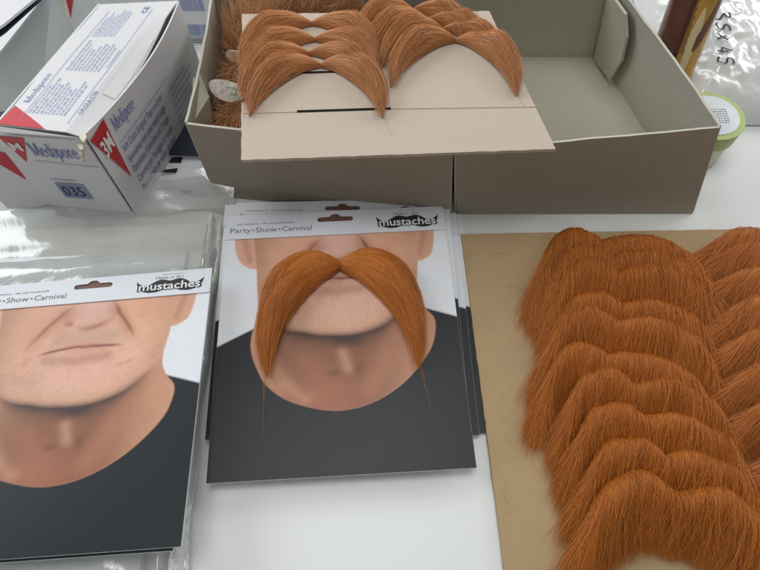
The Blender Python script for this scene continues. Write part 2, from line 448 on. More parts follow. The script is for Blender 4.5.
    put((184, 138, 118), h*np.exp(-(dpoly(u, v, [(.37, .405), (.48, .415), (.62, .40)])/.022)**2)*.5)
    put((190, 156, 134), h*np.exp(-(dpoly(u, v, [(.40, .30), (.50, .315), (.62, .30)])/.035)**2)*.5)
    # nose
    put((216, 170, 156), h*G(.505, .13, .085, .085)); put((226, 186, 174), h*G(.51, .12, .04, .06)*.7)
    put((192, 142, 126), h*G(.415, .185, .035, .03)*.7); put((192, 142, 126), h*G(.61, .175, .03, .03)*.6)
    def stroke(col, pts, w, al, soft=.35):
        # a crease of the printed face that fades at both ends
        q = spline(pts, 40); best = np.full(u.shape, 9.); tt = np.zeros(u.shape)
        for k in range(39):
            x1, y1 = q[k]; dx, dy = q[k+1]-q[k]; t = np.clip(((u-x1)*dx+(v-y1)*dy)/(dx*dx+dy*dy), 0, 1)
            d_ = np.hypot(u-x1-t*dx, v-y1-t*dy); m_ = d_ < best; best = np.where(m_, d_, best); tt = np.where(m_, (k+t)/39, tt)
        f_ = np.clip(np.minimum(tt, 1-tt)/soft, 0, 1); f_ = f_*f_*(3-2*f_)
        put(col, h*al*f_*np.exp(-(best/(w*(.55+.45*f_)))**2))
    put((178, 134, 108), h*np.clip((.27-u)/.12, 0, 1)*.5); put((186, 142, 114), h*np.clip((u-.76)/.1, 0, 1)*.45)
    put((208, 150, 126), h*G(.30, .25, .10, .09)*.5); put((214, 158, 128), h*G(.73, .22, .09, .09)*.5)
    put((224, 178, 158), h*G(.50, .46, .17, .09)*.8)
    put((184, 138, 118), h*np.exp(-(dpoly(u, v, [(.37, .405), (.48, .415), (.62, .40)])/.022)**2)*.5)
    put((176, 130, 110), h*G(.33, .50, .06, .05)*.35)
    put((190, 156, 134), h*np.exp(-(dpoly(u, v, [(.40, .30), (.50, .315), (.62, .30)])/.035)**2)*.5)
    # nose
    put((216, 170, 156), h*G(.505, .13, .085, .085)); put((226, 186, 174), h*G(.51, .12, .04, .06)*.7)
    put((192, 142, 126), h*G(.415, .185, .035, .03)*.7); put((192, 142, 126), h*G(.61, .175, .03, .03)*.6)
    stroke((150, 96, 84), [(.40, .222), (.43, .232), (.46, .236)], .014, .75)
    stroke((168, 112, 96), [(.44, .242), (.47, .252), (.50, .262), (.55, .254), (.60, .228), (.63, .20)], .020, .55)
    stroke((138, 86, 70), [(.46, .246), (.50, .262), (.55, .254), (.60, .226)], .009, .5)
    stroke((186, 132, 116), [(.385, .20), (.392, .17), (.42, .15)], .014, .5)
    # folds
    stroke((196, 142, 116), [(.47, .11), (.42, .165), (.35, .25), (.29, .33), (.26, .39)], .034, .55)
    stroke((146, 92, 72), [(.46, .12), (.42, .155), (.37, .21), (.325, .27), (.29, .33), (.268, .38)], .0095, .75)
    stroke((188, 130, 100), [(.585, .12), (.63, .17), (.665, .24), (.71, .31), (.73, .36)], .030, .6)
    stroke((128, 76, 56), [(.575, .125), (.61, .148), (.635, .195), (.68, .26), (.722, .34)], .0085, .9)
    put((232, 190, 160), h*np.exp(-(dpoly(u, v, spline([(.66, .16), (.70, .23), (.75, .29)], 12))/.022)**2)*.3)
    stroke((232, 190, 170), [(.40, .27), (.36, .31), (.33, .345)], .02, .3)
    # mouth
    put((205, 160, 142), h*np.exp(-(dpoly(u, v, [(.36, .335), (.50, .325), (.64, .335)])/.018)**2)*.35)
    stroke((202, 134, 124), [(.40, .352), (.45, .345), (.50, .343), (.55, .346), (.62, .352)], .013, .85)
    stroke((206, 146, 132), [(.40, .372), (.50, .370), (.62, .368)], .014, .6)
    stroke((118, 62, 54), [(.31, .386), (.37, .368), (.427, .357), (.485, .350), (.515, .353), (.544, .351), (.60, .353), (.66, .356), (.70, .364)], .0068, .92, .2)
    put((196, 146, 126), h*np.exp(-(dpoly(u, v, [(.30, .39), (.29, .41)])/.018)**2)*.4)
    put((190, 140, 118), h*np.exp(-(dpoly(u, v, [(.40, .412), (.50, .42), (.60, .408)])/.022)**2)*.45)
    stroke((176, 126, 106), [(.64, .465), (.67, .45), (.71, .435), (.735, .415)], .008, .45)
    stroke((190, 142, 120), [(.25, .42), (.27, .48), (.31, .52)], .02, .4)
    blot = vnoise(u*7, v*7, 41, 4); put((196, 138, 118), h*np.clip(blot, 0, 1)*.35); put((234, 196, 170), h*np.clip(-blot, 0, 1)*.35)
    put((150, 100, 78), a*(1-h)*np.clip(vnoise(u*8, v*6, 43, 4), 0, 1)*.2)
    pore = vnoise(u*60, v*60, 51, 3); put((170, 120, 100), h*np.clip(pore, 0, 1)*.22)
    stub = vnoise(u*95, v*95, 52, 2)*np.clip((v-.27)/.12, 0, 1); put((150, 112, 98), h*np.clip(stub, 0, 1)*.30)
    put((120, 78, 62), np.clip(a-h, 0, 1)*np.clip(pore, 0, 1)*.2)
    put((112, 82, 74), (v < .118)*one)  # print under the header darkened: shade of the hang hole painted in
    C += (vnoise(u*30, v*30, 3, 3)*.035)[..., None]*C
    C *= (1+RNG.normal(0, .01, u.shape))[..., None]
    return np.clip(C, 0, 1)
INK = paint()

# ------------------------------------------------------------------ display card template
CW = .4354; CH = CW*VB
LOGO = None
def card_parts():
    """returns list of (name, verts(H units, local), faces, materials, midx, attr, subparts)"""
    parts = []
    f = lambda x, y, z: (x*CW, -y*CW, z)
    m = MB(); T = .0035
    m.slab([f(0, VB, 0), f(1, VB, 0), f(1, .05, 0), f(0, .05, 0)], T)
    parts.append(("backing_card", m.v, m.f, [M['paper']], m.m, None, []))
    # printed picture, lies 0.4 mm proud of the backing
    u, v = np.meshgrid(np.linspace(.0006, .9994, NU), np.linspace(0.002, VB-.0006, NV), indexing='ij')
    V = np.stack([u.ravel()*CW, -v.ravel()*CW, np.full(u.size, T+.0006)], 1)
    attr = np.concatenate([INK.reshape(-1, 3), np.ones((u.size, 1))], 1)
    parts.append(("printed_photo", V, grid_faces(NU, NV)[:, ::-1], [M['print']], None, {"ink": attr}, []))
    # header with hang hole
    hole = []
    r = .0125
    for t in np.linspace(math.pi/2, 3*math.pi/2, 9): hole.append((.428+r*math.cos(t), .045+r*math.sin(t)))
    for t in np.linspace(-math.pi/2, math.pi/2, 9): hole.append((.568+r*math.cos(t), .045+r*math.sin(t)))
    hole = [(x, .09-y) for x, y in hole]      # flip to v-down with top being lower v
    bump = [(.498+.026*math.cos(t), .036-.020*math.sin(t)) for t in np.linspace(0.25, math.pi-.25, 9)]
    # assemble outline: left cap (top->bottom), bottom, right cap, then the bump on the top edge
    left = [(.428+r*math.cos(t), .045+r*math.sin(t)) for t in np.linspace(-math.pi/2, -3*math.pi/2, 9)]
    right = [(.568+r*math.cos(t), .045+r*math.sin(t)) for t in np.linspace(math.pi/2, -math.pi/2, 9)]
    hole = left+right+bump
    v2, fc = fill2d([[(0, 0), (1, 0), (1, .130), (0, .130)], hole])
    a = np.array([v2[q] for q in [fc[0][:3]]][0])
    V, Fc = solid2d(v2, fc, T+.0012, T+.0030, f)
    # orientation: recompute outside later
    sub = []
    zt_ = T+.0034
    dots = [s for s in (.157, .283)]
    txt = []
    def addtext(s, x, y, w, h, offset=0, z=zt_):
        v, ff = text2d(s, 1., offset); v = fit(v, x, 0, w, h); v = np.stack([v[:, 0], y-v[:, 1]], 1)
        return [f(a_, b_, z) for a_, b_ in v], [q[::-1] for q in ff]
    mb = MB()
    for s, x, y, w, h in (("Party", .022, .106, .092, .034), ("Show", .136, .099, .096, .027), ("Carnival", .256, .099, .134, .027),
                          ("self adhesive - life size handmade", .050, .056, .262, .009)):
        vv, ff = addtext(s, x, y, w, h); mb.add(vv, ff)
    sub.append(("header_text", mb.v, mb.f, [M['greyink']], mb.m))
    mb = MB(); vv, ff = addtext("Made in EU", .765, .040, .115, .014); mb.add(vv, ff)
    vv, ff = addtext("ADULTS ONLY", .79, .018, .09, .005); mb.add(vv, ff)
    sub.append(("origin_text", mb.v, mb.f, [M['greyink']], mb.m))
    for cx, cy in ((.125, .087), (.244, .087)):
        mb = MB(); c = [f(cx+.0045*math.cos(t), cy+.0045*math.sin(t), zt_) for t in np.linspace(0, 2*math.pi, 12, endpoint=False)][::-1]
        mb.add(c, [list(range(12))])
        sub.append(("red_dot", mb.v, mb.f, [M['redink']], mb.m))
    # moustache shaped logo
    half = [(0, .052), (.035, .043), (.062, .050), (.088, .068), (.108, .070), (.128, .060), (.143, .045), (.137, .072), (.118, .096), (.090, .108), (.055, .108), (.025, .098), (0, .090)]
    R = spline(half[:7], 24); R2 = spline(half[6:], 24)
    sh = [(.828+x, y) for x, y in list(R)+list(R2[1:])]+[(.828-x, y) for x, y in (list(R)+list(R2[1:]))[::-1][1:-1]]
    lv, lf = fill2d([sh])
    mb = MB(); mb.add([f(a_, b_, zt_) for a_, b_ in lv], lf)
    vv, ff = addtext("mustaches", .692, .101, .272, .047, .045, zt_+.0003); mb.add(vv, ff)
    sub.append(("logo", mb.v, mb.f, [M['black']], mb.m))
    mb = MB(); vv, ff = addtext("mustaches", .699, .098, .258, .041, .012, zt_+.0007); mb.add(vv, ff)
    sub.append(("logo_text", mb.v, mb.f, [M['whiteink']], mb.m))
    parts.append(("header", V, Fc, [M['header']], None, None, sub))
    return parts
import bmesh
CARD_MESH = {}
def mesh_of(name, V, Fc, mats, midx, attr):
    me = bpy.data.meshes.new(name); V = np.asarray(V, float)*S
    if isinstance(Fc, np.ndarray):
        n, k = Fc.shape
        me.vertices.add(len(V)); me.vertices.foreach_set("co", V.astype(np.float32).ravel())
        me.loops.add(n*k); me.loops.foreach_set("vertex_index", Fc.astype(np.int32).ravel())
        me.polygons.add(n); me.polygons.foreach_set("loop_start", np.arange(0, n*k, k, dtype=np.int32))
        me.polygons.foreach_set("loop_total", np.full(n, k, dtype=np.int32)); me.update(calc_edges=True)
    else:
        me.from_pydata([tuple(q) for q in V], [], Fc); me.update()
    for m in mats: me.materials.append(m)
    if attr:
        for an, arr in attr.items():
            a = me.color_attributes.new(an, 'FLOAT_COLOR', 'POINT'); a.data.foreach_set("color", arr.astype(np.float32).ravel())
    if name in ("header",):
        b = bmesh.new(); b.from_mesh(me); bmesh.ops.recalc_face_normals(b, faces=b.faces); b.to_mesh(me); b.free()
    return me
for nm, V, Fc, mats, midx, attr, sub in card_parts():
    CARD_MESH[nm] = (mesh_of(nm, V, Fc, mats, midx, attr), [(s[0], mesh_of(s[0], s[1], s[2], s[3], None, None)) for s in sub])
def card(origin, yaw, label, tilt=0., roll=0., sy=1., group="printed moustache display cards"):
    e = bpy.data.objects.new("display_card", None); e.empty_display_size = .01
    COL.objects.link(e); ORG[e.name] = np.array(origin, float)
    e.location = np.array(origin)*S; e.rotation_euler = (tilt, roll, yaw); e.scale = (1, sy, 1)
    tag(e, label, "display card", group)
    for nm, (me, subs) in CARD_MESH.items():
        o = bpy.data.objects.new(nm, me); COL.objects.link(o); o.parent = e; ORG[o.name] = 0
        for sn, sm in subs:
            q = bpy.data.objects.new(sn, sm); COL.objects.link(q); q.parent = o
    return e
def card_tl(tr, yaw, z):     # top-left origin for a card whose top-right corner shows at tr
    p = P(*tr, z); return p-np.array([math.cos(yaw), math.sin(yaw), 0])*CW
Rd = math.radians
card(P(227, 216, .034)-[0, 0, .0062], Rd(3.23), "display card on top of the centre stack, long ginger handlebar moustache stuck on it")
def stack_card(tr, deg, ztop, label, sy=.93):
    card(card_tl(tr, Rd(deg), ztop)-[0, 0, .0062], Rd(deg), label, sy=sy)
stack_card((449, 199), 1.2, .0275, "display card right under the top one of the centre stack, its header peeking out behind")
stack_card((436, 196), 3.0, .021, "display card in the centre stack whose top left corner pokes out left of the others")
stack_card((456, 213), 1.6, .0155, "display card in the centre stack, third white edge from the right", .88)
stack_card((462, 214), 3.4, .0085, "display card low in the centre stack, its black lower right corner beside the kraft board", .875)

# the bag with more cards on the left
bagZ = .040
e1 = P(213, 268, .072); yaw = Rd(3.5); rl_ = Rd(-3.6)
d = np.array([math.cos(yaw), math.sin(yaw), 0])
tilt = Rd(-4.0)
card(e1-d*CW-[0, 0, .0062+.0273], yaw, "display card with bare upper lip lying on the clear plastic bag at the left edge", tilt=tilt, roll=rl_, sy=.915)

# ------------------------------------------------------------------ hair
def tubes(paths, rad, tone):
    """paths N,K,3; rad N,K; tone N -> verts, quad faces, tone per vert (3 sided tubes)"""
    N, K, _ = paths.shape
    T = np.gradient(paths, axis=1); T /= np.linalg.norm(T, axis=2, keepdims=True)+1e-9
    up = np.array([.13, .21, 1.]); A = np.cross(T, up); A /= np.linalg.norm(A, axis=2, keepdims=True)+1e-9
    B = np.cross(T, A)
    ph = RNG.uniform(0, 2*math.pi, (N, 1))
    V = np.zeros((N, K, 3, 3))
    for k in range(3):
        an = ph+k*2*math.pi/3
        V[:, :, k] = paths+rad[..., None]*(np.cos(an)[..., None]*A+np.sin(an)[..., None]*B)
    i = (np.arange(N)[:, None, None]*K+np.arange(K-1)[None, :, None])*3
    k = np.arange(3)[None, None, :]; k2 = (k+1) % 3
    f = np.stack([i+k, i+k2, i+3+k2, i+3+k], -1).reshape(-1, 4)
    tn = np.repeat(np.clip(tone, .2, 3), K*3)
    return V.reshape(-1, 3), f, tn
def join(chunks):
    V = []; Fc = []; T = []; b = 0
    for v, f, t in chunks:
        V.append(v); Fc.append(f+b); T.append(t); b += len(v)
    T = np.concatenate(T)
    return np.vstack(V), np.vstack(Fc), T
def hair_obj(name, chunks, mat_, parent):
    V, Fc, T = join(chunks)
    col = np.stack([T, T, T, np.ones_like(T)], 1)
    return mk(name, V, Fc, mat_, parent, smooth=True, attr={"tone": col})

def handlebar(name, label, c, e1, hw, mat_, outer, inner, group=None, hz=.05, n=1500, wisps=((1, .5), (1, .5)), rad=.00055, asp=(1, 1), zoff=0, droop=None, pinch=.42):
    """c centre (3D), e1 unit direction to the right; outline tables are for the right half, x outward, y up"""
    e1 = np.array(e1, float); e2 = np.cross([0, 0, 1.], e1)
    e = empty(name, c, label, "fake moustache", group)
    for side in (-1, 1):
        K = 16
        O = spline(outer, K); I = spline(inner, K)
        sc = asp[0] if side < 0 else asp[1]
        dev = RNG.normal(0, .015, 2)
        def world(xy, z):
            xy = xy*hw*np.array([1, sc])
            return c+side*xy[..., 0:1]*e1+xy[..., 1:2]*e2+z[..., None]*np.array([0, 0, 1.])
        tt = np.linspace(0, 1, K)
        prof = np.interp(tt, [0, .1, .4, .75, 1], [pinch, pinch+.28, 1, .55, .07])*hz
        if droop is not None: base = -droop*np.clip(tt-.55, 0, 1)**1.5
        else: base = 0*tt
        chunks = []
        for layer in (0, 1):
            if layer == 0:      # body: smooth underlayer
                na = 22; a = np.repeat(np.sin(np.linspace(-math.pi/2, math.pi/2, na))[:, None], K, 1)*.93
                xy = (O*(1+a[..., None])+I*(1-a[..., None]))/2
                zz = prof*.9*np.sqrt(np.clip(1-a**2, 0, 1))+base+.001
                V = world(xy, zz).reshape(-1, 3); V2 = world(xy, 0*zz+base+.0005).reshape(-1, 3)
                ff = grid_faces(na, K)
                if side > 0: ff = ff[:, ::-1]
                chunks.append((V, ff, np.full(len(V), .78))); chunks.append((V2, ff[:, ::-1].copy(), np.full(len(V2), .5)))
            else:
                a0 = np.sin(RNG.uniform(-math.pi/2, math.pi/2, n))
                # clumps
                ncl = 42; cl = RNG.integers(0, ncl, n); ca = np.sin(RNG.uniform(-math.pi/2, math.pi/2, ncl))
                a0 = a0*.72+ca[cl]*.28
                t0 = RNG.uniform(0, .22, n)**1.3; t1 = np.where(RNG.random(n) < .65, RNG.uniform(.86, 1., n), RNG.uniform(.45, 1., n))
                s = np.linspace(0, 1, K)[None]; t = t0[:, None]+(t1-t0)[:, None]*s
                drift = RNG.normal(0, .16, n)[:, None]*(t-.4)+.06*np.sin(t*7+cl[:, None]*1.7)+RNG.normal(0, .02, (n, 1))*np.sin(t*19+RNG.uniform(0, 6, (n, 1)))
                a = np.clip(a0[:, None]+drift, -1.03, 1.03)
                Ox = np.stack([np.interp(t, tt, O[:, j]) for j in (0, 1)], -1); Ix = np.stack([np.interp(t, tt, I[:, j]) for j in (0, 1)], -1)
                xy = (Ox*(1+a[..., None])+Ix*(1-a[..., None]))/2
                lay = RNG.uniform(.93, 1.05, (n, 1))
                z = np.interp(t, tt, prof)*lay*np.sqrt(np.clip(1.0-a**2, 0.002, 1))+np.interp(t, tt, base)+.0015
                fly = RNG.random(n) < .08
                z += fly[:, None]*RNG.uniform(0, .012, (n, 1))*s**2
                xy += (fly[:, None]*RNG.normal(0, .04, (n, 1))*s**2)[..., None]
                r = rad*RNG.uniform(.7, 1.35, (n, 1))*np.interp(s, [0, .1, .8, 1], [.7, 1, .9, .35])
                tone = RNG.normal(1, .11, n)+RNG.normal(0, .045, ncl)[cl]
                light = RNG.random(n) < .03; tone[light] *= 1.3
                chunks.append(tubes(world(xy, z), r, tone))
        # wisps past the tip
        ln, nw = wisps[0 if side < 0 else 1][0], 9
        s = np.linspace(0, 1, K)[None]
        tipdir = (O[-1]-(O[-4]+I[-4])/2); tipdir /= np.linalg.norm(tipdir)
        tw = wisps[0 if side < 0 else 1][1]
        st = (O[-3]+I[-3])/2; L = ln*RNG.uniform(.15, .6, (nw, 1)); L[0] = ln; L[1] = ln*.93
        dirv = np.array([tipdir[0]*.3+tw, -1.]); dirv /= np.linalg.norm(dirv)
        xy = st+RNG.normal(0, .012, (nw, 1, 2))*(1-s[..., None]*.6)+(tipdir*(1-s[..., None])+dirv*s[..., None])*(L*s)[..., None]
        xy[..., 0] += RNG.normal(0, .02, (nw, 1))*np.sin(s*3)*s
        zend = (base[-1] if droop is not None else 0)
        z = np.interp(tt[-3], tt, prof)*.4*(1-s)+zend+.0022+0*xy[..., 0]
        chunks.append(tubes(world(xy, z), rad*.62*np.interp(s, [0, .6, 1], [1, .8, .5])*np.ones((nw, 1)), RNG.normal(.9, .1, nw)))
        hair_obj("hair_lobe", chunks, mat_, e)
    return e

OUT_A = [(0, .06), (.10, .12), (.22, .195), (.36, .225), (.50, .21), (.70, .10), (.87, -.11), (.97, -.40), (1., -.75), (.97, -1.13), (.895, -1.43)]
IN_A = [(0, -.06), (.10, -.125), (.25, -.235), (.43, -.42), (.60, -.64), (.70, -.83), (.78, -1.03), (.84, -1.23), (.885, -1.43)]
cc = P(340, 267, .034)
y3 = Rd(3.23)
handlebar("fake_moustache", "long ginger handlebar moustache stuck on the centre display card", cc+[0, 0, .0015], (math.cos(y3), math.sin(y3), 0), CW*.342,
          M['hair'], OUT_A, IN_A, hz=.040, n=5200, wisps=((1.0, .0), (1.0, .12)), rad=.00033, asp=(1.0, 1.0))

OUT_B = [(0, .03), (.12, .10), (.30, .18), (.50, .18), (.72, .07), (.90, -.16), (.985, -.45), (1., -.75), (.955, -1.1)]
IN_B = [(0, -.02), (.15, -.07), (.32, -.18), (.52, -.37), (.70, -.60), (.84, -.84), (.945, -1.1)]
grpS = "short ginger handlebar moustaches laid out on the tan board"
ords = ["back row of", "second row from the back of", "third row from the back of", "front row of"]
rowsL = [((311, 19), 63, .0), ((314, 35), 62, -.02), ((308, 49), 61, .0), ((320, 61), 65, -.02)]
descL = ["rear moustache of the left group on the tan board, half covered by the next", "second moustache from the back of the left group on the tan board",
         "third moustache from the back in the tan board's left group", "front moustache of the tan board's left group, tips reaching past the long slot"]
for k_, ((q, hwpx, ry), lb) in enumerate(zip(rowsL, descL)):
    c = P(q[0], q[1], zs+.016); c[2] = zs+.001
    hw = hwpx/F_PX*np.linalg.norm(c-[0, 0, 1])*.95
    handlebar("fake_moustache", lb, c, (math.cos(ry), math.sin(ry), 0), hw, M['hair_sheet'], OUT_B, IN_B, group=grpS, pinch=.2, hz=.036, n=3600,
              wisps=((.45, .03), (.62, .25)), rad=.00036, asp=(.92, .92 if k_ == 3 else .72))
rowsR = [((413, 6), 50, -.08), ((428, 16), 54, -.10), ((443, 25), 55, -.12), ((457, 36), 60, -.10)]
descR = ["rear moustache of the right group on the tan board, squeezed at the frame top", "second moustache from the back of the right group on the tan board",
         "third moustache from the back of the right group on the tan board", "front moustache of the tan board's right group, right tip over the slanted edge"]
for k_, ((q, hwpx, ry), lb) in enumerate(zip(rowsR, descR)):
    c = P(q[0], q[1], zs+.016); c[2] = zs+.001
    hw = hwpx/F_PX*np.linalg.norm(c-[0, 0, 1])*.95
    handlebar("fake_moustache", lb, c, (math.cos(ry), math.sin(ry), 0), hw, M['hair_sheet'], OUT_B, IN_B, pinch=.2, group=grpS, hz=.038, n=3600,
              wisps=((.35, .1), (.5, .3)), rad=.00036, asp=(1 if k_ == 3 else .95, 1 if k_ == 3 else .62))

# ---- bushy moustaches: hair grows from an M-shaped ridge and falls towards the viewer
RIDGE = [(0, 0), (.14, .10), (.32, .20), (.50, .215), (.68, .15), (.85, .0), (.97, -.22), (1.04, -.48)]
def bushy(name, label, c, e1, hw, mat_, group=None, hz=.06, n=2600, length=.85, spread=1., sl=1., sr=1., rad=.00055, frizz=.012, zb=0., cat="fake moustache", ridge=RIDGE, fan=(-.04, .13), notch=.22):
    e1 = np.array(e1, float); e1 /= np.linalg.norm(e1); e2 = np.cross([0, 0, 1.], e1)
    e = empty(name, c, label, cat, group)
    for side in (-1, 1):
        K = 16
        R = spline(ridge, 60); q = np.linspace(0, 1, 60); sc = sl if side < 0 else sr
        def flow(sv, t, L, da, hscale):
            """sv ridge parameter (N,1), t along hair (N,K)"""
            root = np.stack([np.interp(sv, q, R[:, j]) for j in (0, 1)], -1)
            root[..., 0] *= sc
            ang = fan[0]+fan[1]*sv**1.1+da                  # outward angle from straight down
            ang_t = ang+spread*(.34*sv*(1-sv*.45)*(1-t)**1.2)         # starts more outward, bends down
            d = np.stack([np.sin(ang_t), -np.cos(ang_t)], -1)
            st = np.diff(t, axis=1, prepend=t[:, :1]); 
            xy = root+np.cumsum(d*(st*L)[..., None], axis=1)
            # rolled start: hair first swells back over the ridge
            th = np.clip(t/.20, 0, 1)*math.pi
            roll = .042*np.sin(th)
            xy[..., 1] += roll*(1-.5*sv); xy[..., 0] += roll*sv*.9
            z = np.where(t < .20, .10+.90*(1-np.cos(th))/2, np.interp(t, [.20, .35, .6, .85, 1], [1., .93, .55, .2, .07]))
            z = z*hz*hscale*(1-.35*sv**3)*(1-.12*np.exp(-(sv/.10)**2))+zb
            return xy*hw, z
        def world(xy, z):
            return c+side*xy[..., 0:1]*e1+xy[..., 1:2]*e2+z[..., None]*np.array([0, 0, 1.])
        chunks = []
        ns = 40; sv = np.linspace(0, 1, ns)[:, None]; t = np.repeat(np.linspace(0, 1, K)[None]**1.45, ns, 0)
        L0 = length*(1-notch*np.exp(-(sv/.3)**2))*(1+.10*sv**2)
        xy, z = flow(sv, t*.86, L0*.92, 0, .92)
        V = world(xy, z).reshape(-1, 3); V2 = world(xy, 0*z+.001+zb*.2).reshape(-1, 3); ff = grid_faces(ns, K)
        if side < 0: ff = ff[:, ::-1]
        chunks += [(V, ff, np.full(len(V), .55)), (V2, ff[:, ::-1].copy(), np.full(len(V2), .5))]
        sv = RNG.uniform(0, 1, n)[:, None]; ncl = 46; cl = np.clip((sv[:, 0]*ncl+RNG.normal(0, .8, n)).astype(int), 0, ncl-1)
        cv = (np.arange(ncl)+.5)/ncl
        clump_a = RNG.normal(0, .05, ncl); clump_l = RNG.normal(1, .06, ncl)
        t0 = np.where(RNG.random(n) < .62, 0, RNG.uniform(.16, .5, n))[:, None]
        s = np.linspace(0, 1, K)[None]**1.45; t = t0+(1-t0)*s
        L = length*(1-notch*np.exp(-(sv/.3)**2))*(1+.10*sv**2)*RNG.uniform(.72, 1.08, (n, 1))*clump_l[cl][:, None]
        da = clump_a[cl][:, None]+RNG.normal(0, .07, (n, 1))+(cv[cl][:, None]-sv)*1.6*t
        t = np.repeat(t, 1, 0)
        xy, z = flow(sv, t, L, da, RNG.uniform(.965, 1.03, (n, 1)))
        if t0.any():   # strands that begin mid-way still start where the coat is
            shift, _ = flow(sv, np.linspace(0, 1, K)[None]*t0, L, da, 1.); r0_, _ = flow(sv, np.zeros((1, K))*t0, L, da, 1.)
            s2, _ = flow(sv, t0+np.zeros((1, K)), L, da, 1.)
            xy += (shift[:, -1:]-s2[:, :1])
            late = (t0 > 0); z = z*np.where(late, .90+.12*np.clip(s*4, 0, 1), 1)
        w = frizz*hw
        wob = w*s**1.3
        xy[..., 0] += wob*(np.sin(s*RNG.uniform(3, 8, (n, 1))+RNG.uniform(0, 6, (n, 1)))+RNG.normal(0, .8, (n, 1)))
        xy[..., 1] += .5*wob*np.sin(s*RNG.uniform(3, 8, (n, 1))+RNG.uniform(0, 6, (n, 1)))
        fly = (RNG.random(n) < .045)[:, None]
        xy[..., 0] += fly*RNG.normal(0, .13, (n, 1))*hw*s**1.6
        z += fly*RNG.uniform(0, .02, (n, 1))*np.sin(s*2.6)
        z = np.maximum(z, .0018)
        r = rad*RNG.uniform(.7, 1.35, (n, 1))*np.interp(s, [0, .06, .7, 1], [.6, 1, .9, .25])
        tone = RNG.normal(1.02, .09, n)+RNG.normal(0, .05, ncl)[cl]; light = RNG.random(n) < .03; tone[light] *= 1.25
        chunks.append(tubes(world(xy, z), r, tone))
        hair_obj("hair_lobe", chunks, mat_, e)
    return e

grpC = "bushy ginger moustaches overlapping in a column on the kraft board"
rows = [  # dip px, ridge half widths left/right in px
    ((600, 238), 64, 92), ((609, 254), 64, 88), ((617, 268), 70, 80), ((621, 301), 70, 76), ((614, 318), 68, 84),
    ((604, 353), 60, 90), ((632, 381), 68, 80), ((643, 414), 68, 80), ((664, 451), 76, 76), ((675, 493), 88, 80)]
numw = ["topmost", "second", "third", "fourth", "fifth", "sixth", "seventh", "eighth", "ninth"]
for i, (q, l, r) in enumerate(rows):
    l = l*.76
    c = P(q[0], q[1], .045); c[2] = .0135
    dist = np.linalg.norm(P(q[0], q[1], .03)-[0, 0, 1]); hw = (l+r)/2/F_PX*dist*.95
    lb = ("%s bushy ginger moustache from the top of the long column" % numw[i]) if i < 9 else "nearest bushy ginger moustache, whole fringe spread at the bottom of the column"
    if i == 0: lb = "topmost bushy ginger moustache of the long column, beside the grey tray"
    ang = -.20+RNG.normal(0, .02) if i > 2 else -.12
    fl = .95 if i == 9 else RNG.uniform(.62, .9)
    rg = [(x, y*(fl if x < .8 else 1)+RNG.normal(0, .012)) for x, y in RIDGE]
    bushy("fake_moustache", lb, c, (math.cos(ang), math.sin(ang), 0), hw, M['hair'], group=grpC, ridge=rg, hz=.054 if i == 9 else RNG.uniform(.041, .048), n=9500 if i == 9 else 8500,
          length=1.06 if i == 9 else .95, notch=.32 if i == 9 else .22, sl=2*l/(l+r), sr=2*r/(l+r), frizz=RNG.uniform(.03, .05) if i < 9 else .045, rad=.00028)
grpD = "bushy rust moustaches cut off by the right edge"
rows2 = [((784, 247)), ((790, 262)), ((797, 288)), ((803, 314)), ((806, 346)), ((816, 380)), ((828, 416)), ((842, 458))]
nm2 = ["topmost", "second from the top", "third from the top", "fourth from the top", "fifth from the top", "third from the bottom", "second from the bottom", "lowest"]
for i, q in enumerate(rows2):
    c = P(q[0]+13, q[1], .045); c[2] = .0135
    hw = 66/F_PX*np.linalg.norm(P(q[0], q[1], .03)-[0, 0, 1])*.93
    ang = -.22+RNG.normal(0, .03)
    bushy("fake_moustache", "rust coloured moustache cut by the right frame edge, %s" % nm2[i], c, (math.cos(ang), math.sin(ang), 0), hw, M['hair_rust'], group=grpD,
          hz=.052, n=5200, length=1.0, frizz=.07, rad=.00033, fan=(0, .75), ridge=[(0, 0), (.14, .09), (.32, .19), (.50, .21), (.68, .17), (.84, .04), (.96, -.14), (1.0, -.3)])

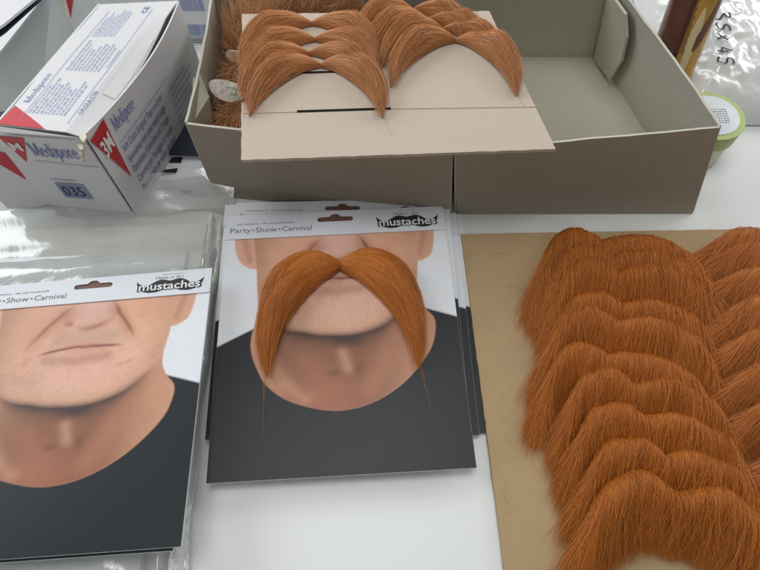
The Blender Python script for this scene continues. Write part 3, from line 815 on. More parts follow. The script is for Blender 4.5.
# ---- frizzy hairpieces inside the left tray
grpE = "frizzy hairpieces stuffed in the grey tray"
M['backing'] = mat("white_backing", (.80, .80, .77), .4, .4)
M['backing_cream'] = mat("cream_backing", (.72, .66, .50), .4, .4)
M['green_pen'] = mat("green_marks", (.2, .55, .36), .5, .3)
def frizz_piece(label, c, rx, ry, rz, n, mat_, curl, L, rad=.0005, ov=None, flow=(.2, -1, .3), cream=False):
    """tangled tuft: an egg of hair whose strands run along `flow` and stray outward"""
    c = np.array(c, float); e = empty("hairpiece", c-[0, 0, rz], label, "hairpiece", grpE)
    K = 18; fl = np.array(flow, float); fl /= np.linalg.norm(fl)
    d = RNG.normal(0, 1, (n, 3)); d /= np.linalg.norm(d, axis=1, keepdims=True); d[:, 2] = np.abs(d[:, 2])*1.0-.15
    st = c+d*[rx, ry, rz]*RNG.uniform(.75, 1., (n, 1))
    tang = fl+RNG.normal(0, .30, (n, 3)); tang -= (tang*d).sum(1, keepdims=True)*d*.8; tang /= np.linalg.norm(tang, axis=1, keepdims=True)
    out = d*np.array([1, 1, 1.])*RNG.uniform(0, .5, (n, 1))
    s = np.linspace(0, 1, K)[None, :, None]; Ls = (L*RNG.uniform(.4, 1.1, n))[:, None, None]
    path = st[:, None]-tang[:, None]*Ls*.35+(tang[:, None]*s+out[:, None]*s**2)*Ls
    for k in range(3):
        ph = RNG.uniform(0, 6.28, (n, 1)); fq = RNG.uniform(2, 7, (n, 1))
        path[..., k] += curl*.45*RNG.uniform(.2, 1, (n, 1))*np.sin(s[..., 0]*fq+ph)*s[..., 0]
    path[..., 0] = np.maximum(path[..., 0], -.332); path[..., 2] = np.maximum(path[..., 2], .012); path[..., 1] = np.where(path[..., 1] < .752, .752+np.abs(path[..., 1]-.752)*.15, path[..., 1]); path[..., 1] = np.minimum(path[..., 1], 1.136)
    r = rad*RNG.uniform(.6, 1.2, (n, 1))*np.interp(s[..., 0], [0, .1, .8, 1], [.6, 1, .9, .3])
    th, ph = np.meshgrid(np.linspace(0, 2*math.pi, 28), np.linspace(-.3, math.pi/2, 12), indexing='ij')
    V = np.stack([c[0]+rx*.8*np.cos(th)*np.cos(ph), c[1]+ry*.8*np.sin(th)*np.cos(ph), c[2]+rz*.8*np.sin(ph)], -1).reshape(-1, 3)
    V[:, 0] = np.maximum(V[:, 0], -.332); V[:, 1] = np.clip(V[:, 1], .752, 1.136)
    hair_obj("hair_tuft", [(V, grid_faces(28, 12), np.full(len(V), .55)), tubes(path, r, RNG.normal(1, .22, n))], mat_, e)
    if ov:
        (ox, oy), (sx, sy), zo = ov
        c0 = P(ox, oy, zo); a = P(ox+sx, oy+sx*.28, zo)-c0; b = P(ox+2, oy-sy, zo+.015)-c0
        m = MB(); k = 30
        m.poly_slab([c0+a*math.cos(t)+b*(math.sin(t)+.12*math.cos(2*t)) for t in np.linspace(0, 2*math.pi, k, endpoint=False)], .003)
        pt = m.build("backing_patch", M['backing_cream' if cream else 'backing'], e)
        if not cream:
            m = MB(); nn = np.cross(a, b); nn /= np.linalg.norm(nn); nn *= 1 if nn[2] > 0 else -1
            for (x0, y0, x1, y1) in ((.15, -.3, .6, -.15), (.2, -.5, .25, .1), (.6, -.4, .9, -.25), (-.1, .3, .7, .35), (.45, -.55, .5, .5)):
                p0 = c0+a*x0+b*y0+nn*.0042; p1 = c0+a*x1+b*y1+nn*.0042; w = (p1-p0); w /= np.linalg.norm(w); w = np.cross(w, nn)*.0007
                m.add([p0-w, p1-w, p1+w, p0+w], [[0, 1, 2, 3], [3, 2, 1, 0]])
            m.build("pen_marks", M['green_pen'], pt)
    return e
frizz_piece("frizzy hairpiece in the grey tray under the white oval backing with green marks", (-.255, .84, .09), .085, .075, .060, 2200, M['hair_frizz'], .012, .09, ov=((228, 90), (19, 10), .150))
frizz_piece("frizzy hairpiece in the grey tray with a small cream backing, above the white oval one", (-.27, .95, .10), .08, .07, .06, 2200, M['hair_frizz'], .016, .10, ov=((240, 57), (14, 6), .158), cream=True)
frizz_piece("pale flyaway hairpiece in the grey tray's back corner left of the tan board", (-.265, 1.06, .12), .075, .07, .07, 2000, M['hair_frizz'], .022, .10, flow=(.3, .3, 1))
frizz_piece("blond frizzy hairpiece poking up behind the rear edge of the tan board", (-.13, 1.10, .17), .085, .035, .055, 2000, M['hair_frizz'], .02, .08, flow=(.3, .2, 1))
frizz_piece("smooth copper hairpiece at the front of the grey tray, half under the tan board", (-.235, .765, .10), .095, .032, .055, 1800, M['hair_sheet'], .002, .12, flow=(1, .15, .1))

# ------------------------------------------------------------------ medical tape carton (front left)
zb = .248
FL, FR, BR, BL = P(-3, 124, zb), P(84, 134, zb), P(178, 1, zb), P(100, 4, zb)
def down(p, z=0.): return np.array([p[0], p[1], z])
carton = empty("tape_carton", down((FL+FR+BR+BL)/4), "white surgical tape carton with red triangles and blue lettering, dented side seam", "box", "white surgical tape cartons")
ex = (FR-FL)/np.linalg.norm(FR-FL); ey = (BL-FL)/np.linalg.norm(BL-FL); wB = np.linalg.norm(FR-FL); lB = np.linalg.norm(BR-FR)
def topf(u, v, dz=0):     # u 0..1 across, v 0..1 along the length
    p = (FL*(1-u)+FR*u)*(1-v)+(BL*(1-u)+BR*u)*v
    sag = 0
    if u > .80: sag = -(u-.80)/.20*.020*math.sin(min(1, .15+v*1.0)*math.pi)**.8
    p = p+np.array([0, 0, sag+dz+.003*math.sin(v*9)*(u-.5)])
    return p
def sidef(s, w, d=0):     # right wall: s along length, w up (0 bottom,1 top); bows outward
    a = down(FR)*(1-s)+down(BR)*s; b = FR*(1-s)+BR*s
    bow = .026*math.sin(math.pi*s)**.9*w**1.6
    n = np.cross(BR-FR, [0, 0, 1.]); n /= np.linalg.norm(n)
    return a*(1-w)+b*w+n*(bow+d+.002)+np.array([0, 0, .006*math.sin(math.pi*s)*w])
def surf(fn, nu, nv, th):
    V = [fn(i/(nu-1), j/(nv-1)) for i in range(nu) for j in range(nv)]
    V2 = [fn(i/(nu-1), j/(nv-1), -th) for i in range(nu) for j in range(nv)]
    f = grid_faces(nu, nv).tolist(); n = len(V)
    F2 = [[a+n for a in q[::-1]] for q in f]
    rim = [(i*nv, (i+1)*nv) for i in range(nu-1)]+[((nu-1)*nv+j, (nu-1)*nv+j+1) for j in range(nv-1)]+[((i+1)*nv+nv-1, i*nv+nv-1) for i in range(nu-1)]+[(j+1, j) for j in range(nv-1)]
    return V+V2, f+F2+[[b, a, a+n, b+n] for a, b in rim]
V, f_ = surf(topf, 30, 30, .003); top_o = mk("carton_top", V, f_, M['carton'], carton)
V, f_ = surf(sidef, 30, 12, .003); side_o = mk("side_wall", V, f_, M['carton'], carton)
m = MB()
FLf = P(-10, 132, zb-.012); FRf = FR-np.array([.004, 0, .012])
m.slab([down(FLf), down(FRf), FRf, FLf], .004); front_o = m.build("end_flap", M['carton'], carton)
m = MB(); m.slab([down(BL), down(FLf), FLf, BL], .004); m.slab([down(BR), down(BL), BL-[0, 0, .004], BR-[0, 0, .004]], .004)
m.slab([down(FL, .002), down(BL, .002), down(BR, .002), down(FR, .002)], .003); m.build("rear_walls", M['carton'], carton)
# folded lip of the top over the end flap, side dust flap, torn corner
m = MB(); lip = .012
m.slab([FLf+[0, -.004, .006], FRf+[0, -.004, .006], topf(1, 0, -.001)+[0, -.004, 0], topf(0.0, 0, -.001)+[0, -.004, 0]], .003)
m.build("top_lip", M['carton_in'], carton)
m = MB(); a_ = FLf; b_ = P(-46, 152, zb-.05)
m.slab([down(b_, .03), down(a_, 0.01), a_-[0, 0, .01], b_], .003); flap_o = m.build("dust_flap", M['carton'], carton)
m = MB()
for (x0, y0, s_) in ((84, 138, 5.5), (81, 146, 4.5), (82, 154, 3), (83, 161, 2)):
    pts = []
    for t in np.linspace(0, 2*math.pi, 9, endpoint=False):
        r_ = s_*random.uniform(.6, 1.2); pts.append(P(x0+r_*math.cos(t)*.8, y0-r_*math.sin(t)*1.2, zb-.003-(y0-138)*.0025))
    m.poly_slab(pts, .004)
m.build("torn_corner", M['cream'], carton)
def on(fn, v2, f, name, mat_, parent, flip=False):
    V = [fn(x, y) for x, y in v2]
    return mk(name, V, [q[::-1] for q in f] if flip else f, mat_, parent)
def frontf(x, y, d=.0012):
    d = d+.0042    # x 0..1, y 0..1 up
    a = down(FLf)*(1-x)+down(FRf)*x; b = FLf*(1-x)+FRf*x; n = np.cross(FRf-FLf, [0, 0, 1.]); n /= np.linalg.norm(n)
    return a*(1-y)+b*y+n*d
def subdiv_tri(p, n=6):
    """triangle p subdivided so it can follow a curved wall"""
    v = []; idx = {}; f = []
    for i in range(n+1):
        for j in range(n+1-i):
            idx[i, j] = len(v); v.append(tuple(np.array(p[0])*(1-(i+j)/n)+np.array(p[1])*i/n+np.array(p[2])*j/n))
    for i in range(n):
        for j in range(n-i):
            f.append([idx[i, j], idx[i+1, j], idx[i, j+1]])
            if i+j < n-1: f.append([idx[i+1, j], idx[i+1, j+1], idx[i, j+1]])
    return v, f
# -- serif lettering drawn with a broad nib: thick stems, thin joins, small serifs
def arc(cx, cy, rx, ry, a0, a1, n=14): return [(cx+rx*math.cos(math.radians(a)), cy+ry*math.sin(math.radians(a))) for a in np.linspace(a0, a1, n)]
GL = {
 'M': (1.02, [[(.14, 0), (.14, .98)], [(.14, .98), (.50, .05)], [(.50, .05), (.86, .98)], [(.86, .98), (.86, 0)]], [(.14, 0), (.14, .98), (.86, .98), (.86, 0)]),
 'e': (.58, [[(.10, .36), (.50, .36)], arc(.30, .32, .21, .33, 8, 320)], []),
 'd': (.66, [arc(.29, .32, .21, .32, 0, 360), [(.50, .98), (.50, 0)]], [(.50, 0), (.46, .98)]),
 'i': (.34, [[(.17, .64), (.17, 0)], [(.17, .86), (.17, .92)]], [(.17, 0), (.13, .63)]),
 'p': (.66, [[(.16, .64), (.16, -.30)], arc(.37, .32, .21, .32, 0, 360)], [(.16, -.30), (.12, .63)]),
 'o': (.62, [arc(.31, .32, .22, .32, 0, 360)], []),
 'r': (.48, [[(.16, .64), (.16, 0)], [(.16, .44), (.26, .60), (.36, .62), (.42, .56)]], [(.16, 0), (.12, .63)]),
}
def serif_word(s):
    V = []; Fc = []; x = 0
    def stroke(pts, thick=.105, thin=.04):
        pts = np.array(pts, float)
        for a, b in zip(pts[:-1], pts[1:]):
            d = b-a; L = np.linalg.norm(d)+1e-9; d /= L; n = np.array([-d[1], d[0]])
            w = thin+(thick-thin)*abs(d[1])**2
            w = w/2; k = len(V); aa = a-d*.012; bb = b+d*.012
            V.extend([tuple(aa-n*w), tuple(bb-n*w), tuple(bb+n*w), tuple(aa+n*w)]); Fc.append([k, k+1, k+2, k+3])
    for ch in s:
        w, st, se = GL[ch]
        for p in st: stroke([(x+a*.92, b) for a, b in p])
        for a, b in se: stroke([(x+a*.92-.10, b), (x+a*.92+.10, b)], .045, .045)
        x += w*.92
    return np.array(V), Fc
# -- front (end flap) print
tri = [(.02, .99), (.34, 1.0), (.175, .66)]
v, f = subdiv_tri([(.08, .985), (.36, .985), (.17, .70)]); on(frontf, v, f[::-1], "red_triangle", M['red'], front_o, True)
v, f = text2d("M", 1, .03); v = fit(v, .135, .84, .12, .09); on(lambda x, y: frontf(x, y, .0022), v, f, "emblem_text", M['whiteink'], front_o)
v, f = serif_word("Medipore"); v = fit(v, .33, .745, .50, .19); on(lambda x, y: frontf(x, y, .0016), v, f, "carton_lettering", M['blue'], front_o)
mb = MB(); mb.add([frontf(*q) for q in ((.28, .725), (.97, .70), (.97, .706), (.28, .731))], [[0, 1, 2, 3]]); mb.build("rule_line", M['blue_pale'], front_o)
mb = MB(); mb.add([frontf(*q) for q in ((.30, .26), (.64, .26), (.64, .46), (.30, .46))], [[0, 1, 2, 3]], 0)
for k in range(34):
    x0 = .305+k*.0098; w = random.choice((.003, .004, .006)); mb.add([frontf(*q, .0018) for q in ((x0, .262), (x0+w, .262), (x0+w, .458), (x0, .458))], [[0, 1, 2, 3]], 1)
M['lab'] = mat("pale_blue_label", (.45, .52, .70), .5, .3)
mb.build("price_label", [M['lab'], M['blue_pale']], front_o)
v, f = text2d("035", 1, .0); v = fit(v, .34, .30, .25, .12); on(lambda x, y: frontf(x, y, .0024), v, f, "stamped_number", M['pen'], front_o)
v, f = text2d("PZN-0088804", 1); v = fit(v, .29, .49, .30, .025); on(frontf, v, f, "small_print", M['blue_pale'], front_o)
# -- dust flap print
def flapf(x, y, d=.0012):
    a = down(b_, .03)*(1-x)+down(a_, .01)*x; b = b_*(1-x)+(a_-[0, 0, .01])*x; n = np.cross(a_-b_, [0, 0, 1.]); n /= np.linalg.norm(n)
    return a*(1-y)+b*y+n*(d+.003 if n[1] < 0 else -d)
n_ = np.cross(a_-b_, [0, 0, 1.])
mb = MB(); q = [flapf(.45, .97, .0015), flapf(.985, .82, .0015), flapf(.95, .46, .0015)]
mb.add(q, [[0, 1, 2], [2, 1, 0]]); mb.build("red_triangle", M['red'], flap_o)
# -- red patch on the top near the lip
tf = lambda x, y: topf(x, y, .0012)
v, f = subdiv_tri([(.0, .0), (.56, .0), (.02, .14)]); on(tf, v, f, "red_triangle", M['red'], top_o)
v, f = serif_word("Medipore"); v = fit(v, 0, 0, 1, 1)
on(lambda x, y: tf(.13+y*-.10+.04, .17+x*.22), v, f, "carton_lettering", M['blue_pale'], top_o, True)
def lines(fn, x0, x1, y0, y1, n, seed, mat_, name, parent, hgt=.55, flip=False):
    """block of unreadably small print: rows of word-sized dashes"""
    r = random.Random(seed); m = MB()
    for i in range(n):
        y = y1-(i+1)*(y1-y0)/n; h = (y1-y0)/n*hgt; x = x0; xe = x0+(x1-x0)*r.uniform(.68, 1)
        while x < xe:
            w = (x1-x0)*r.uniform(.03, .12)
            k = max(2, int(w/(x1-x0)*60))
            for j in range(k):     # letters as tiny bars of varying height
                xa = x+w*j/k; hh = h*r.uniform(.45, 1)
                m.add([fn(xa, y), fn(xa+w/k*.62, y), fn(xa+w/k*.62, y+hh), fn(xa, y+hh)], [[3, 2, 1, 0] if flip else [0, 1, 2, 3]])
            x += w+(x1-x0)*.018
    return m.build(name, mat_, parent)
# long axis runs along v: swap axes so rows run along the length
sw = lambda x, y: tf(1-y, x)
lines(sw, .10, .37, .34, .80, 10, 1, M['blue_pale'], "small_print", top_o)
lines(sw, .42, .66, .34, .76, 9, 2, M['blue_pale'], "small_print", top_o)
lines(sw, .70, .93, .48, .78, 8, 3, M['blue_pale'], "small_print", top_o)
lines(sw, .45, .63, .27, .31, 1, 4, M['blue_pale'], "small_print", top_o)
for xx in (.245, .80):
    mb = MB()
    for k in range(16):
        a0, a1 = .05+k*.055, .05+(k+1)*.055
        mb.add([sw(a0, xx), sw(a1, xx), sw(a1, xx+.006), sw(a0, xx+.006)], [[0, 1, 2, 3]])
    mb.build("rule_line", M['blue_pale'], top_o)
v, f = text2d("CE", 1); v = fit(v, .90, .30, .055, .07); on(lambda x, y: sw(x, y), v, f, "ce_mark", M['blue'], top_o)
v, f = text2d("3.M.OLA.CTN", 1); v = fit(v, .12, .17, .16, .05); on(sw, v, f, "small_print", M['blue_pale'], top_o)
# -- side wall print
sf = lambda x, y: sidef(x, y, .0014)
v, f = subdiv_tri([(-.0, .93), (.115, .985), (.10, .36)], 10)
on(sf, v, [q[::-1] for q in f], "red_triangle", M['red'], side_o)
v, f = text2d("3M", 1, .03); v = fit(v, .028, .70, .072, .16); v[:, 1] += (v[:, 0]-.03)*.5; on(lambda x, y: sidef(x, y, .0028), v, f, "emblem_text", M['whiteink'], side_o)
v, f = serif_word("Medipore"); v = fit(v, .145, .77, .17, .17); on(sf, v, f, "carton_lettering", M['blue'], side_o)
mb = MB()
for x0, x1, y in ((.13, .62, .70),):
    for k in range(8):
        a0 = x0+(x1-x0)*k/8; a1 = x0+(x1-x0)*(k+1)/8; mb.add([sf(a0, y), sf(a1, y), sf(a1, y+.006), sf(a0, y+.006)], [[0, 1, 2, 3]])
mb.build("rule_line", M['blue_pale'], side_o)
mb = MB()
for s_, y, w in (("Soft Cloth Surgical Tape on Liner", .575, .40), ("Sparadrap non tisse multi-usage", .455, .40), ("Elastisches Klebevlies auf Traeger", .335, .41),
                 ("Cerotto per fissaggio in rotolo", .215, .40), ("Esparadrapo de tejido sin tejer", .10, .40)):
    v, f = text2d(s_, 1); v = fit(v, .135, y, w, .095); mb.add([sf(a, b) for a, b in v], f)
mb.build("product_text", M['blue'], side_o)
lines(sf, .62, .90, .12, .62, 8, 8, M['blue_pale'], "small_print", side_o)
# glossy tape closing the seam
m = MB(); 
V = [topf(u, v, .0016) for v in np.linspace(.28, .72, 14) for u in np.linspace(.86, .985, 5)]
mk("seam_tape", V, grid_faces(14, 5)[:, ::-1], mat("glossy_tape", (.80, .81, .80), .12, .6, None, (40, .5)), carton)

# ------------------------------------------------------------------ carton behind, open carton and flaps at far left
def simple_carton(name, label, fl, fr, depth, h, cat="box", group=None):
    a = np.array(fl, float); b = np.array(fr, float); n = np.cross([0, 0, 1.], b-a); n /= np.linalg.norm(n); up = np.array([0, 0, h])
    e = empty(name, (a+b)/2+n*depth/2, label, cat, group)
    m = MB(); m.slab([a, b, b+up, a+up], .005); fr_ = m.build("front_panel", M['carton'], e)
    m = MB(); m.slab([b, b+n*depth, b+n*depth+up, b+up], .005); m.build("side_panel", M['carton'], e)
    m = MB(); m.slab([a+n*depth, a, a+up, a+n*depth+up], .005); m.build("side_panel", M['carton'], e)
    m = MB(); m.slab([b+n*depth, a+n*depth, a+n*depth+up, b+n*depth+up], .005); m.build("back_panel", M['carton'], e)
    m = MB(); m.slab([a+up, b+up, b+up+n*depth, a+up+n*depth], .004); m.build("carton_top", M['carton'], e)
    nn = -n
    return e, fr_, (lambda x, y, d=.0062: a*(1-x)+b*x+up*y+nn*(-d if np.dot(np.cross(b-a, up), nn) < 0 else d))
bk, bkf, ff_ = simple_carton("tape_carton", "upright white carton with blue barcodes standing behind the dented surgical tape carton", (-.80, 1.213, 0), (-.395, 1.205, 0), .2, .22, group="white surgical tape cartons")
def bf(x, y): return ff_(x, y)
mb = MB(); mb.add([bf(.135, .73), bf(.284, .73), bf(.156, .33)], [[0, 2, 1]]); mb.build("red_triangle", M['red'], bkf)
mb = MB()
r = random.Random(5)
for (y0, y1) in ((.13, .27), (.44, .62)):
    x = .83
    while x < .965:
        w = r.choice((.0035, .006, .009)); mb.add([bf(x, y0), bf(x+w, y0), bf(x+w, y1), bf(x, y1)], [[0, 1, 2, 3]]); x += w+r.choice((.003, .005))
mb.build("barcode", M['blue_pale'], bkf)
for y in (.065, .035):
    mb = MB(); mb.add([bf(.80, y), bf(.97, y), bf(.97, y+.012), bf(.80, y+.012)], [[0, 1, 2, 3], [3, 2, 1, 0]])
    mb.build("rule_line", M['greyink'], bkf)
v, f = text2d("0123456789", 1); v = fit(v, .84, .085, .12, .03); on(bf, v, f, "barcode_digits", M['greyink'], bkf)

oc = empty("open_carton", down(P(10, 70, .05)), "open white carton at the far left, pale inner flap leaning behind the tape carton", "box")
m = MB(); m.slab([P(-70, 140, .02), P(40, 118, .02), P(76, 34, .10), P(52, -14, .26)][::1], .004); m.v[:] = m.v
m.build("inner_flap", M['carton_in'], oc)
m = MB(); m.slab([P(66, 44, .10), P(73, 34, .10), P(62, -8, .22), P(55, -8, .22)], .004); m.build("folded_edge", M['cream'], oc)
m = MB(); m.slab([P(-40, 55, .25), P(4, 27, .255), P(44, -6, .26), P(-40, -30, .26)], .005); m.build("lid_flap", M['carton'], oc)
m = MB(); m.slab([P(-40, 66, .235), P(6, 33, .24), P(49, -6, .245), P(-40, -30, .25)], .003); m.build("lid_lining", M['navy'], oc)
m = MB(); m.slab([P(-40, 175, .0), P(24, 122, .0), P(22, 116, .04), P(-14, 40, .12)], .004); m.build("outer_panel", M['greyink'], oc)

# ------------------------------------------------------------------ leaflets between carton and tray
lf = empty("leaflet", down(P(185, 160, 0)), "flat white leaflet with black blocks lying between the carton and the grey tray", "leaflet")
m = MB(); m.slab([P(120, 212, .006), P(232, 208, .006), P(226, 130, .006), P(150, 128, .006)], .002); sh_ = m.build("sheet", M['paper'], lf)
m = MB()
for q in (((166, 163), (181, 163), (183, 157), (168, 157)), ((159, 176), (176, 174), (178, 168), (162, 170)), ((182, 194), (191, 194), (191, 190), (182, 190))):
    m.add([P(*a, .0085) for a in q], [[0, 1, 2, 3]])
m.build("printed_block", M['black'], sh_)
nv = empty("navy_booklet", down(P(178, 145, 0)), "dark navy booklet wedged beside the grey tray's corner", "booklet")
m = MB(); m.slab([P(160, 155, .02), P(208, 157, .02), P(206, 126, .02), P(170, 122, .02)], .008); m.build("cover", M['navy'], nv)
m = MB(); m.slab([P(161, 155, .012), P(207, 157, .012), P(205, 127, .012), P(171, 124, .012)], .007); m.build("pages", M['paper'], nv)

# ------------------------------------------------------------------ clear bag holding packed cards, under the left card
def poly_grid(quad, nu, nv, zf):
    """bilinear patch from four pixel corners with height function zf(u,v)"""
    q = [np.array(a, float) for a in quad]; V = np.zeros((nu, nv, 3))
    for i in range(nu):
        for j in range(nv):
            u = i/(nu-1); v = j/(nv-1)
            p = (q[0]*(1-u)+q[1]*u)*(1-v)+(q[3]*(1-u)+q[2]*u)*v
            V[i, j] = P(p[0], p[1], 0); V[i, j, 2] = zf(u, v)
    return V
bag = empty("plastic_bag", down(P(100, 300, 0)), "clear crinkled plastic bag lying under the left display card and over the carton base", "bag")
nu, nv = 150, 190
uu, vv = np.meshgrid(np.linspace(0, 1, nu), np.linspace(0, 1, nv), indexing='ij')
quad = [(-60, 640), (168, 640), (236, 172), (-40, 205)]
q = [np.array(a, float) for a in quad]
base2 = np.zeros((nu, nv, 3))
for i in range(nu):
    for j in range(nv):
        u, v = uu[i, j], vv[i, j]; p = (q[0]*(1-u)+q[1]*u)*(1-v)+(q[3]*(1-u)+q[2]*u)*v
        base2[i, j] = P(p[0], p[1], 0)
edge = np.minimum(1, (1-uu)/.045)*np.minimum(1, (1-vv)/.04)
edge = np.clip(edge, 0, 1)**.6
rid = 1-np.abs(vnoise(uu*3.2+vv*2.5, vv*9, 11, 4))*2.0
hgt = .040*edge+.003*(rid-1)*edge+.004*vnoise(uu*3, vv*4, 5, 3)*edge
hgt = np.where(vv > .72, hgt*np.interp(vv, [.72, .80, .86, 1], [1, 1.0, .55, .5])+.004*np.sin((vv-.72)*90)*np.clip((vv-.72)/.08, 0, 1)*.4+.004, hgt)
base2[..., 2] = np.maximum(hgt, .004)
base2[..., 0] += .004*vnoise(uu*2, vv*14, 9, 2)*(uu > .9)
mk("bag_film", base2.reshape(-1, 3), grid_faces(nu, nv), M['film'], bag, smooth=True)
# flap of film standing against the tray and the carton
Vf = np.zeros((40, 24, 3))
for i in range(40):
    for j in range(24):
        u = i/39; v = j/23
        x = 22+u*212; yb = 214-4*u; yt = 196-34*u if u > .25 else 199-.0*u-8*u
        Vf[i, j] = P(x, yb*(1-v)+yt*v, .0); zz = .012+.05*v*(.4+.6*u)
        Vf[i, j] = P(x, yb*(1-v)+yt*v, zz)
        Vf[i, j, 1] += .006*math.sin(u*17+v*4)
mk("bag_flap", Vf.reshape(-1, 3), grid_faces(40, 24), M['film'], bag, smooth=True)
Vs = np.zeros((120, 9, 3))
for i in range(120):
    for j in range(9):
        u = i/119; v = j/8
        xl = 215-48*u+2*math.sin(u*9); xr = xl+9+7*u+1.5*math.sin(u*23)
        y_ = 226+400*u
        Vs[i, j] = P(xl+(xr-xl)*v, y_, 0); Vs[i, j, 2] = .042-.030*v+.005*math.sin(v*9+u*5)+.0015*math.sin(u*150+v*7)
mk("bag_seam", Vs.reshape(-1, 3), grid_faces(120, 9), M['seam'], bag, smooth=True)
# packed cards inside the bag
pk = empty("card_pack", down(P(60, 480, 0)), "pack of blank white card backs sealed inside the clear bag", "card pack")
m = MB()
for k in range(5):
    z0 = .004+k*.006; dx = random.uniform(-2, 2)
    m.slab([P(-60+dx, 590+dx, z0), P(138+dx, 590, z0), P(188+dx, 252, z0), P(-40, 262+dx, z0)], .0035)
m.build("card_backs", M['paper'], pk)
pk2 = empty("card_pack", down(P(100, 240, 0)), "pale greenish white wad of packed cards showing through the bag above the left card", "card pack")
m = MB()
for k in range(3):
    z0 = .004+k*.006
    m.slab([P(-40, 285, z0), P(200-k, 280, z0), P(214-k*3, 226-k, z0), P(-40, 232+k, z0)], .004)
m.build("card_backs", mat("greenish_card", (.80, .81, .76), .5, .4, (12, .08)), pk2)
# dark lower card just peeking under the left one
e2 = e1+np.array([-.012, -.004, -.008])
card(e2-d*CW-[0, 0, .0062+.0273], yaw-.002, "display card hidden under the left one, only its black bottom edge showing", tilt=tilt, roll=rl_, sy=.915)

# ------------------------------------------------------------------ top right: snack tube, tape roll, milky bag
tb = np.array([.652, 1.02, 0]); R_ = .050; Ht = .36
lean = np.array([.02, .11, .25]); lean /= np.linalg.norm(lean)
tube = empty("snack_tube", tb, "copper and gold printed snack tube standing behind the empty grey tray", "snack tube")
a1 = np.cross(lean, [0, 1., 0]); a1 /= np.linalg.norm(a1); a2 = np.cross(lean, a1)
def cyl(r, z0, z1, t0, t1, n=40, m=2, cap=False):
    V = []; f = []
    for i in range(n+1):
        t = t0+(t1-t0)*i/n
        for j in range(m): V.append(tb+lean*(z0+(z1-z0)*j/(m-1))+r*(math.cos(t)*a1+math.sin(t)*a2))
    for i in range(n):
        for j in range(m-1): f.append([i*m+j, i*m+j+1, (i+1)*m+j+1, (i+1)*m+j])
    return V, f
V, f = cyl(R_, 0, Ht, 0, 2*math.pi, 64, 2); body = mk("tube_body", V, [q[::-1] for q in f], M['tube_body'], tube, smooth=True)
V, f = cyl(R_+.003, Ht, Ht+.025, 0, 2*math.pi, 48, 2); c_ = len(V); V = list(V)+[tb+lean*(Ht+.025)]
f += [[i*2+1, c_, ((i+1) % 48)*2+1] for i in range(48)]; mk("tube_lid", V, f, M['tube_cream'], tube)
# find the side facing the camera
cd = np.array([-tb[0], -tb[1], 0]); th = math.atan2(cd@a2, cd@a1)
def patch(name, r, z0, z1, d0, d1, m_, fn=None):
    n = 20; V = []; 
    for i in range(n+1):
        u = i/n
        for j in range(9):
            w = j/8; lo, hi = (fn(u) if fn else (0, 1)); z = z0+(z1-z0)*(lo+(hi-lo)*w)
            t = th+math.radians(d0+(d1-d0)*u); V.append(tb+lean*z+r*(math.cos(t)*a1+math.sin(t)*a2))
    ff = grid_faces(n+1, 9).tolist(); ff += [q[::-1] for q in []]
    return mk(name, V, ff, M[m_], body, smooth=True)
SG = 1 if (math.cos(th+.5)*a1+math.sin(th+.5)*a2)[0] > (math.cos(th)*a1+math.sin(th)*a2)[0] else -1
patch("gold_panel", R_+.0008, 0, .25, SG*12, SG*100, 'tube_gold')
patch("dark_band", R_+.0014, .235, .275, SG*12, SG*100, 'tube_dark')
patch("cream_swirl", R_+.0016, .02, .24, SG*22, SG*46, 'tube_cream', lambda u: (max(0, .55-.5*math.sin(u*3.1)), .62+.25*math.sin(u*3.1)))
patch("brown_swirl", R_+.0021, .10, .25, SG*40, SG*78, 'tube_body', lambda u: (.15+.6*u*u, min(1, .35+.75*u)))
patch("dark_edge", R_+.0012, 0, .34, SG*2, SG*12, 'tube_dark')

# brown comb leaning in front of the tube
cb = empty("comb", down(P(657, 50, .17)), "dark brown toothed comb standing on end against the copper snack tube", "comb")
A0, A1 = P(656, 55, .17), P(676, -14, .27); ax = (A1-A0); Lc = np.linalg.norm(ax); ax /= Lc
tx = P(690, 22, .22)-P(664, 24, .22); tx -= ax*(tx@ax); wt = np.linalg.norm(tx)*1.05; tx /= wt/1.05; nz = np.cross(tx, ax)
M['comb'] = mat("brown_comb_plastic", (.12, .045, .03), .25, .5)
def bar3(m, p, u, lu, w, lw, th):
    m.slab([p, p+u*lu, p+u*lu+w*lw, p+w*lw] if np.cross(u, w)@nz > 0 else [p, p+w*lw, p+u*lu+w*lw, p+u*lu], th)
m = MB(); pts = [A0+tx*.004-ax*.002, A0+tx*.010-ax*.006, A0+tx*.017-ax*.003, A0+tx*.018+ax*.004]
m.poly_slab(pts+[A1+tx*.013, A1], .006)
m.build("comb_spine", M['comb'], cb)
m = MB(); n_t = 46
for k in range(n_t):
    p = A0+ax*(.008+(Lc-.01)*k/n_t)+tx*.012-nz*.0005
    bar3(m, p, tx, wt*.80*(.97+.03*math.sin(k)), ax, Lc/n_t*.52, .005)
tt_ = m.build("comb_teeth", M['comb'], cb)
rl = P(712, 116, .10); rl0 = down(rl)
roll = empty("tape_roll", rl0, "clear tape roll with lime green rim and pale blue label beside the tray corner", "tape roll")
def ring(r0, r1, z0, z1, n=72):
    V = []; f = []
    for i in range(n):
        t = 2*math.pi*i/n
        for r, z in ((r0, z0), (r1, z0), (r1, z1), (r0, z1)): V.append(rl0+np.array([r*math.cos(t), r*math.sin(t), z]))
    for i in range(n):
        a = i*4; b = ((i+1) % n)*4
        for k in range(4): f.append([a+k, b+k, b+(k+1) % 4, a+(k+1) % 4])
    return V, f
V, f = ring(.030, .062, .004, .066); mk("tape_winding", V, f, M['tape'], roll, smooth=False)
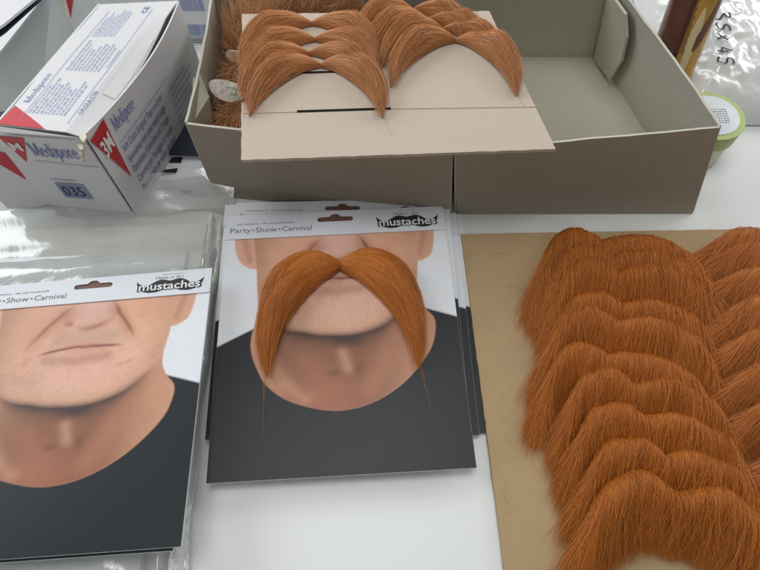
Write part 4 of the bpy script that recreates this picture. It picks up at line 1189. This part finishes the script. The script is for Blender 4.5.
V, f = ring(.030, .066, .066, .102); mk("green_rim", V, f, M['lime'], roll)
V, f = ring(.0, .054, .102, .1035); mk("round_label", V, f, M['label'], roll)
mb = MB()
r = random.Random(3)
for k in range(7):
    y = -.022+k*.006; 
    for j in range(6):
        x = -.004+j*.006; mb.add([rl0+np.array([x+a, y+b, .1042]) for a, b in ((0, 0), (.0045*r.random()+.001, 0), (.004, .0018), (0, .0018))], [[0, 1, 2, 3]])
mb.build("label_print", M['greyink'], roll)

# milky bag
mbag = empty("plastic_bag", down(P(720, 60, 0)), "milky crumpled plastic bag with handwritten marker size, behind the tape roll", "bag")
nu, nv = 130, 130
uu, vv = np.meshgrid(np.linspace(0, 1, nu), np.linspace(0, 1, nv), indexing='ij')
x0, x1, y0, y1 = .66, 1.30, .93, 1.62
BX = x0+(x1-x0)*uu+.10*vv*0; BY = y0+(y1-y0)*vv
BX = BX+.03*vnoise(uu*2, vv*3, 21, 2); BY = BY+.03*vnoise(uu*3, vv*2, 22, 2)
ed = np.clip(np.minimum(np.minimum(uu, 1-uu), np.minimum(vv, 1-vv))/.16, 0, 1)**.6
BZ = .075*ed+.028*vnoise(uu*5+vv*2, vv*5, 23, 5)*ed+.010*(1-np.abs(vnoise(uu*7-vv*5, vv*8+uu*3, 24, 3))*2.4)*ed+.004
mk("bag_film", np.stack([BX.ravel(), BY.ravel(), np.maximum(BZ, .003).ravel()], 1), grid_faces(nu, nv), M['bagfilm'], mbag, smooth=True)
mk("bag_back", np.stack([BX.ravel(), BY.ravel(), np.maximum(BZ*.12, .002).ravel()], 1), grid_faces(nu, nv)[:, ::-1], M['bagfilm'], mbag, smooth=True)
def bz(x, y):
    k = np.argmin((BX-x)**2+(BY-y)**2); return BZ.ravel()[k]
pen = {'3': [[(.1, .9), (.6, 1), (.85, .78), (.4, .55), (.9, .35), (.6, 0), (.1, .08)]],
       '5': [[(.8, 1), (.25, .95), (.2, .6), (.7, .55), (.85, .25), (.5, 0), (.1, .08)]],
       'x': [[(.1, .7), (.8, .05)], [(.75, .75), (.1, 0)]],
       '4': [[(.5, 1), (.1, .4), (.85, .42)], [(.7, .75), (.62, 0)]]}
mb = MB(); o0 = P(714, 24, .06); o1 = P(722, 74, .06)
dr = (o1-o0)/5.0; dr[2] = 0; upv = np.array([-dr[1], dr[0], 0])*1.0; upv = upv/np.linalg.norm(upv)*.034
for i, ch in enumerate("35x45"):
    for st in pen[ch]:
        sp = spline(st, 14) if len(st) > 2 else np.array([np.array(st[0])*(1-t)+np.array(st[1])*t for t in np.linspace(0, 1, 8)])
        pts = [o0+dr*(i+.1+.7*a)+upv*(b-.5) for a, b in sp]
        for a, b in zip(pts[:-1], pts[1:]):
            a = a.copy(); b = b.copy(); a[2] = bz(a[0], a[1])+.004; b[2] = bz(b[0], b[1])+.004
            dd = (b-a); dd[2] = 0; dd /= np.linalg.norm(dd)+1e-9; n = np.array([-dd[1], dd[0], 0])*.0022
            mb.add([a-n, b-n, b+n, a+n], [[0, 1, 2, 3]])
mb.build("handwriting", M['pen'], mbag)

# ------------------------------------------------------------------ loose hairs shed on the table, the kraft board and the tan board
def loose(n, region, z, name, label, mat_):
    K = 12; st = np.stack([RNG.uniform(region[0], region[1], n), RNG.uniform(region[2], region[3], n), np.full(n, z)], 1)
    a0 = RNG.uniform(0, 6.28, n); cv = RNG.normal(0, 1.6, n); L = RNG.uniform(.02, .07, n); s_ = np.linspace(0, 1, K)
    ang = a0[:, None]+cv[:, None]*s_[None]; d = np.stack([np.cos(ang), np.sin(ang), 0*ang], -1)*(L[:, None, None]/K)
    p = st[:, None]+np.cumsum(d, axis=1); p[..., 2] += .002*np.abs(np.sin(s_*3))[None]
    V, Fc, T = join([tubes(p, .0002*np.ones((n, K)), RNG.normal(.9, .2, n))])
    o = mk(name, V, Fc, mat_, None, smooth=True, attr={"tone": np.stack([T, T, T, np.ones_like(T)], 1)})
    tag(o, label, "loose hair", kind="stuff")
loose(12, (.20, .34, .12, .60), .0135, "loose_hairs", "stray ginger hairs shed on the kraft board left of the long moustache column", M['hair'])
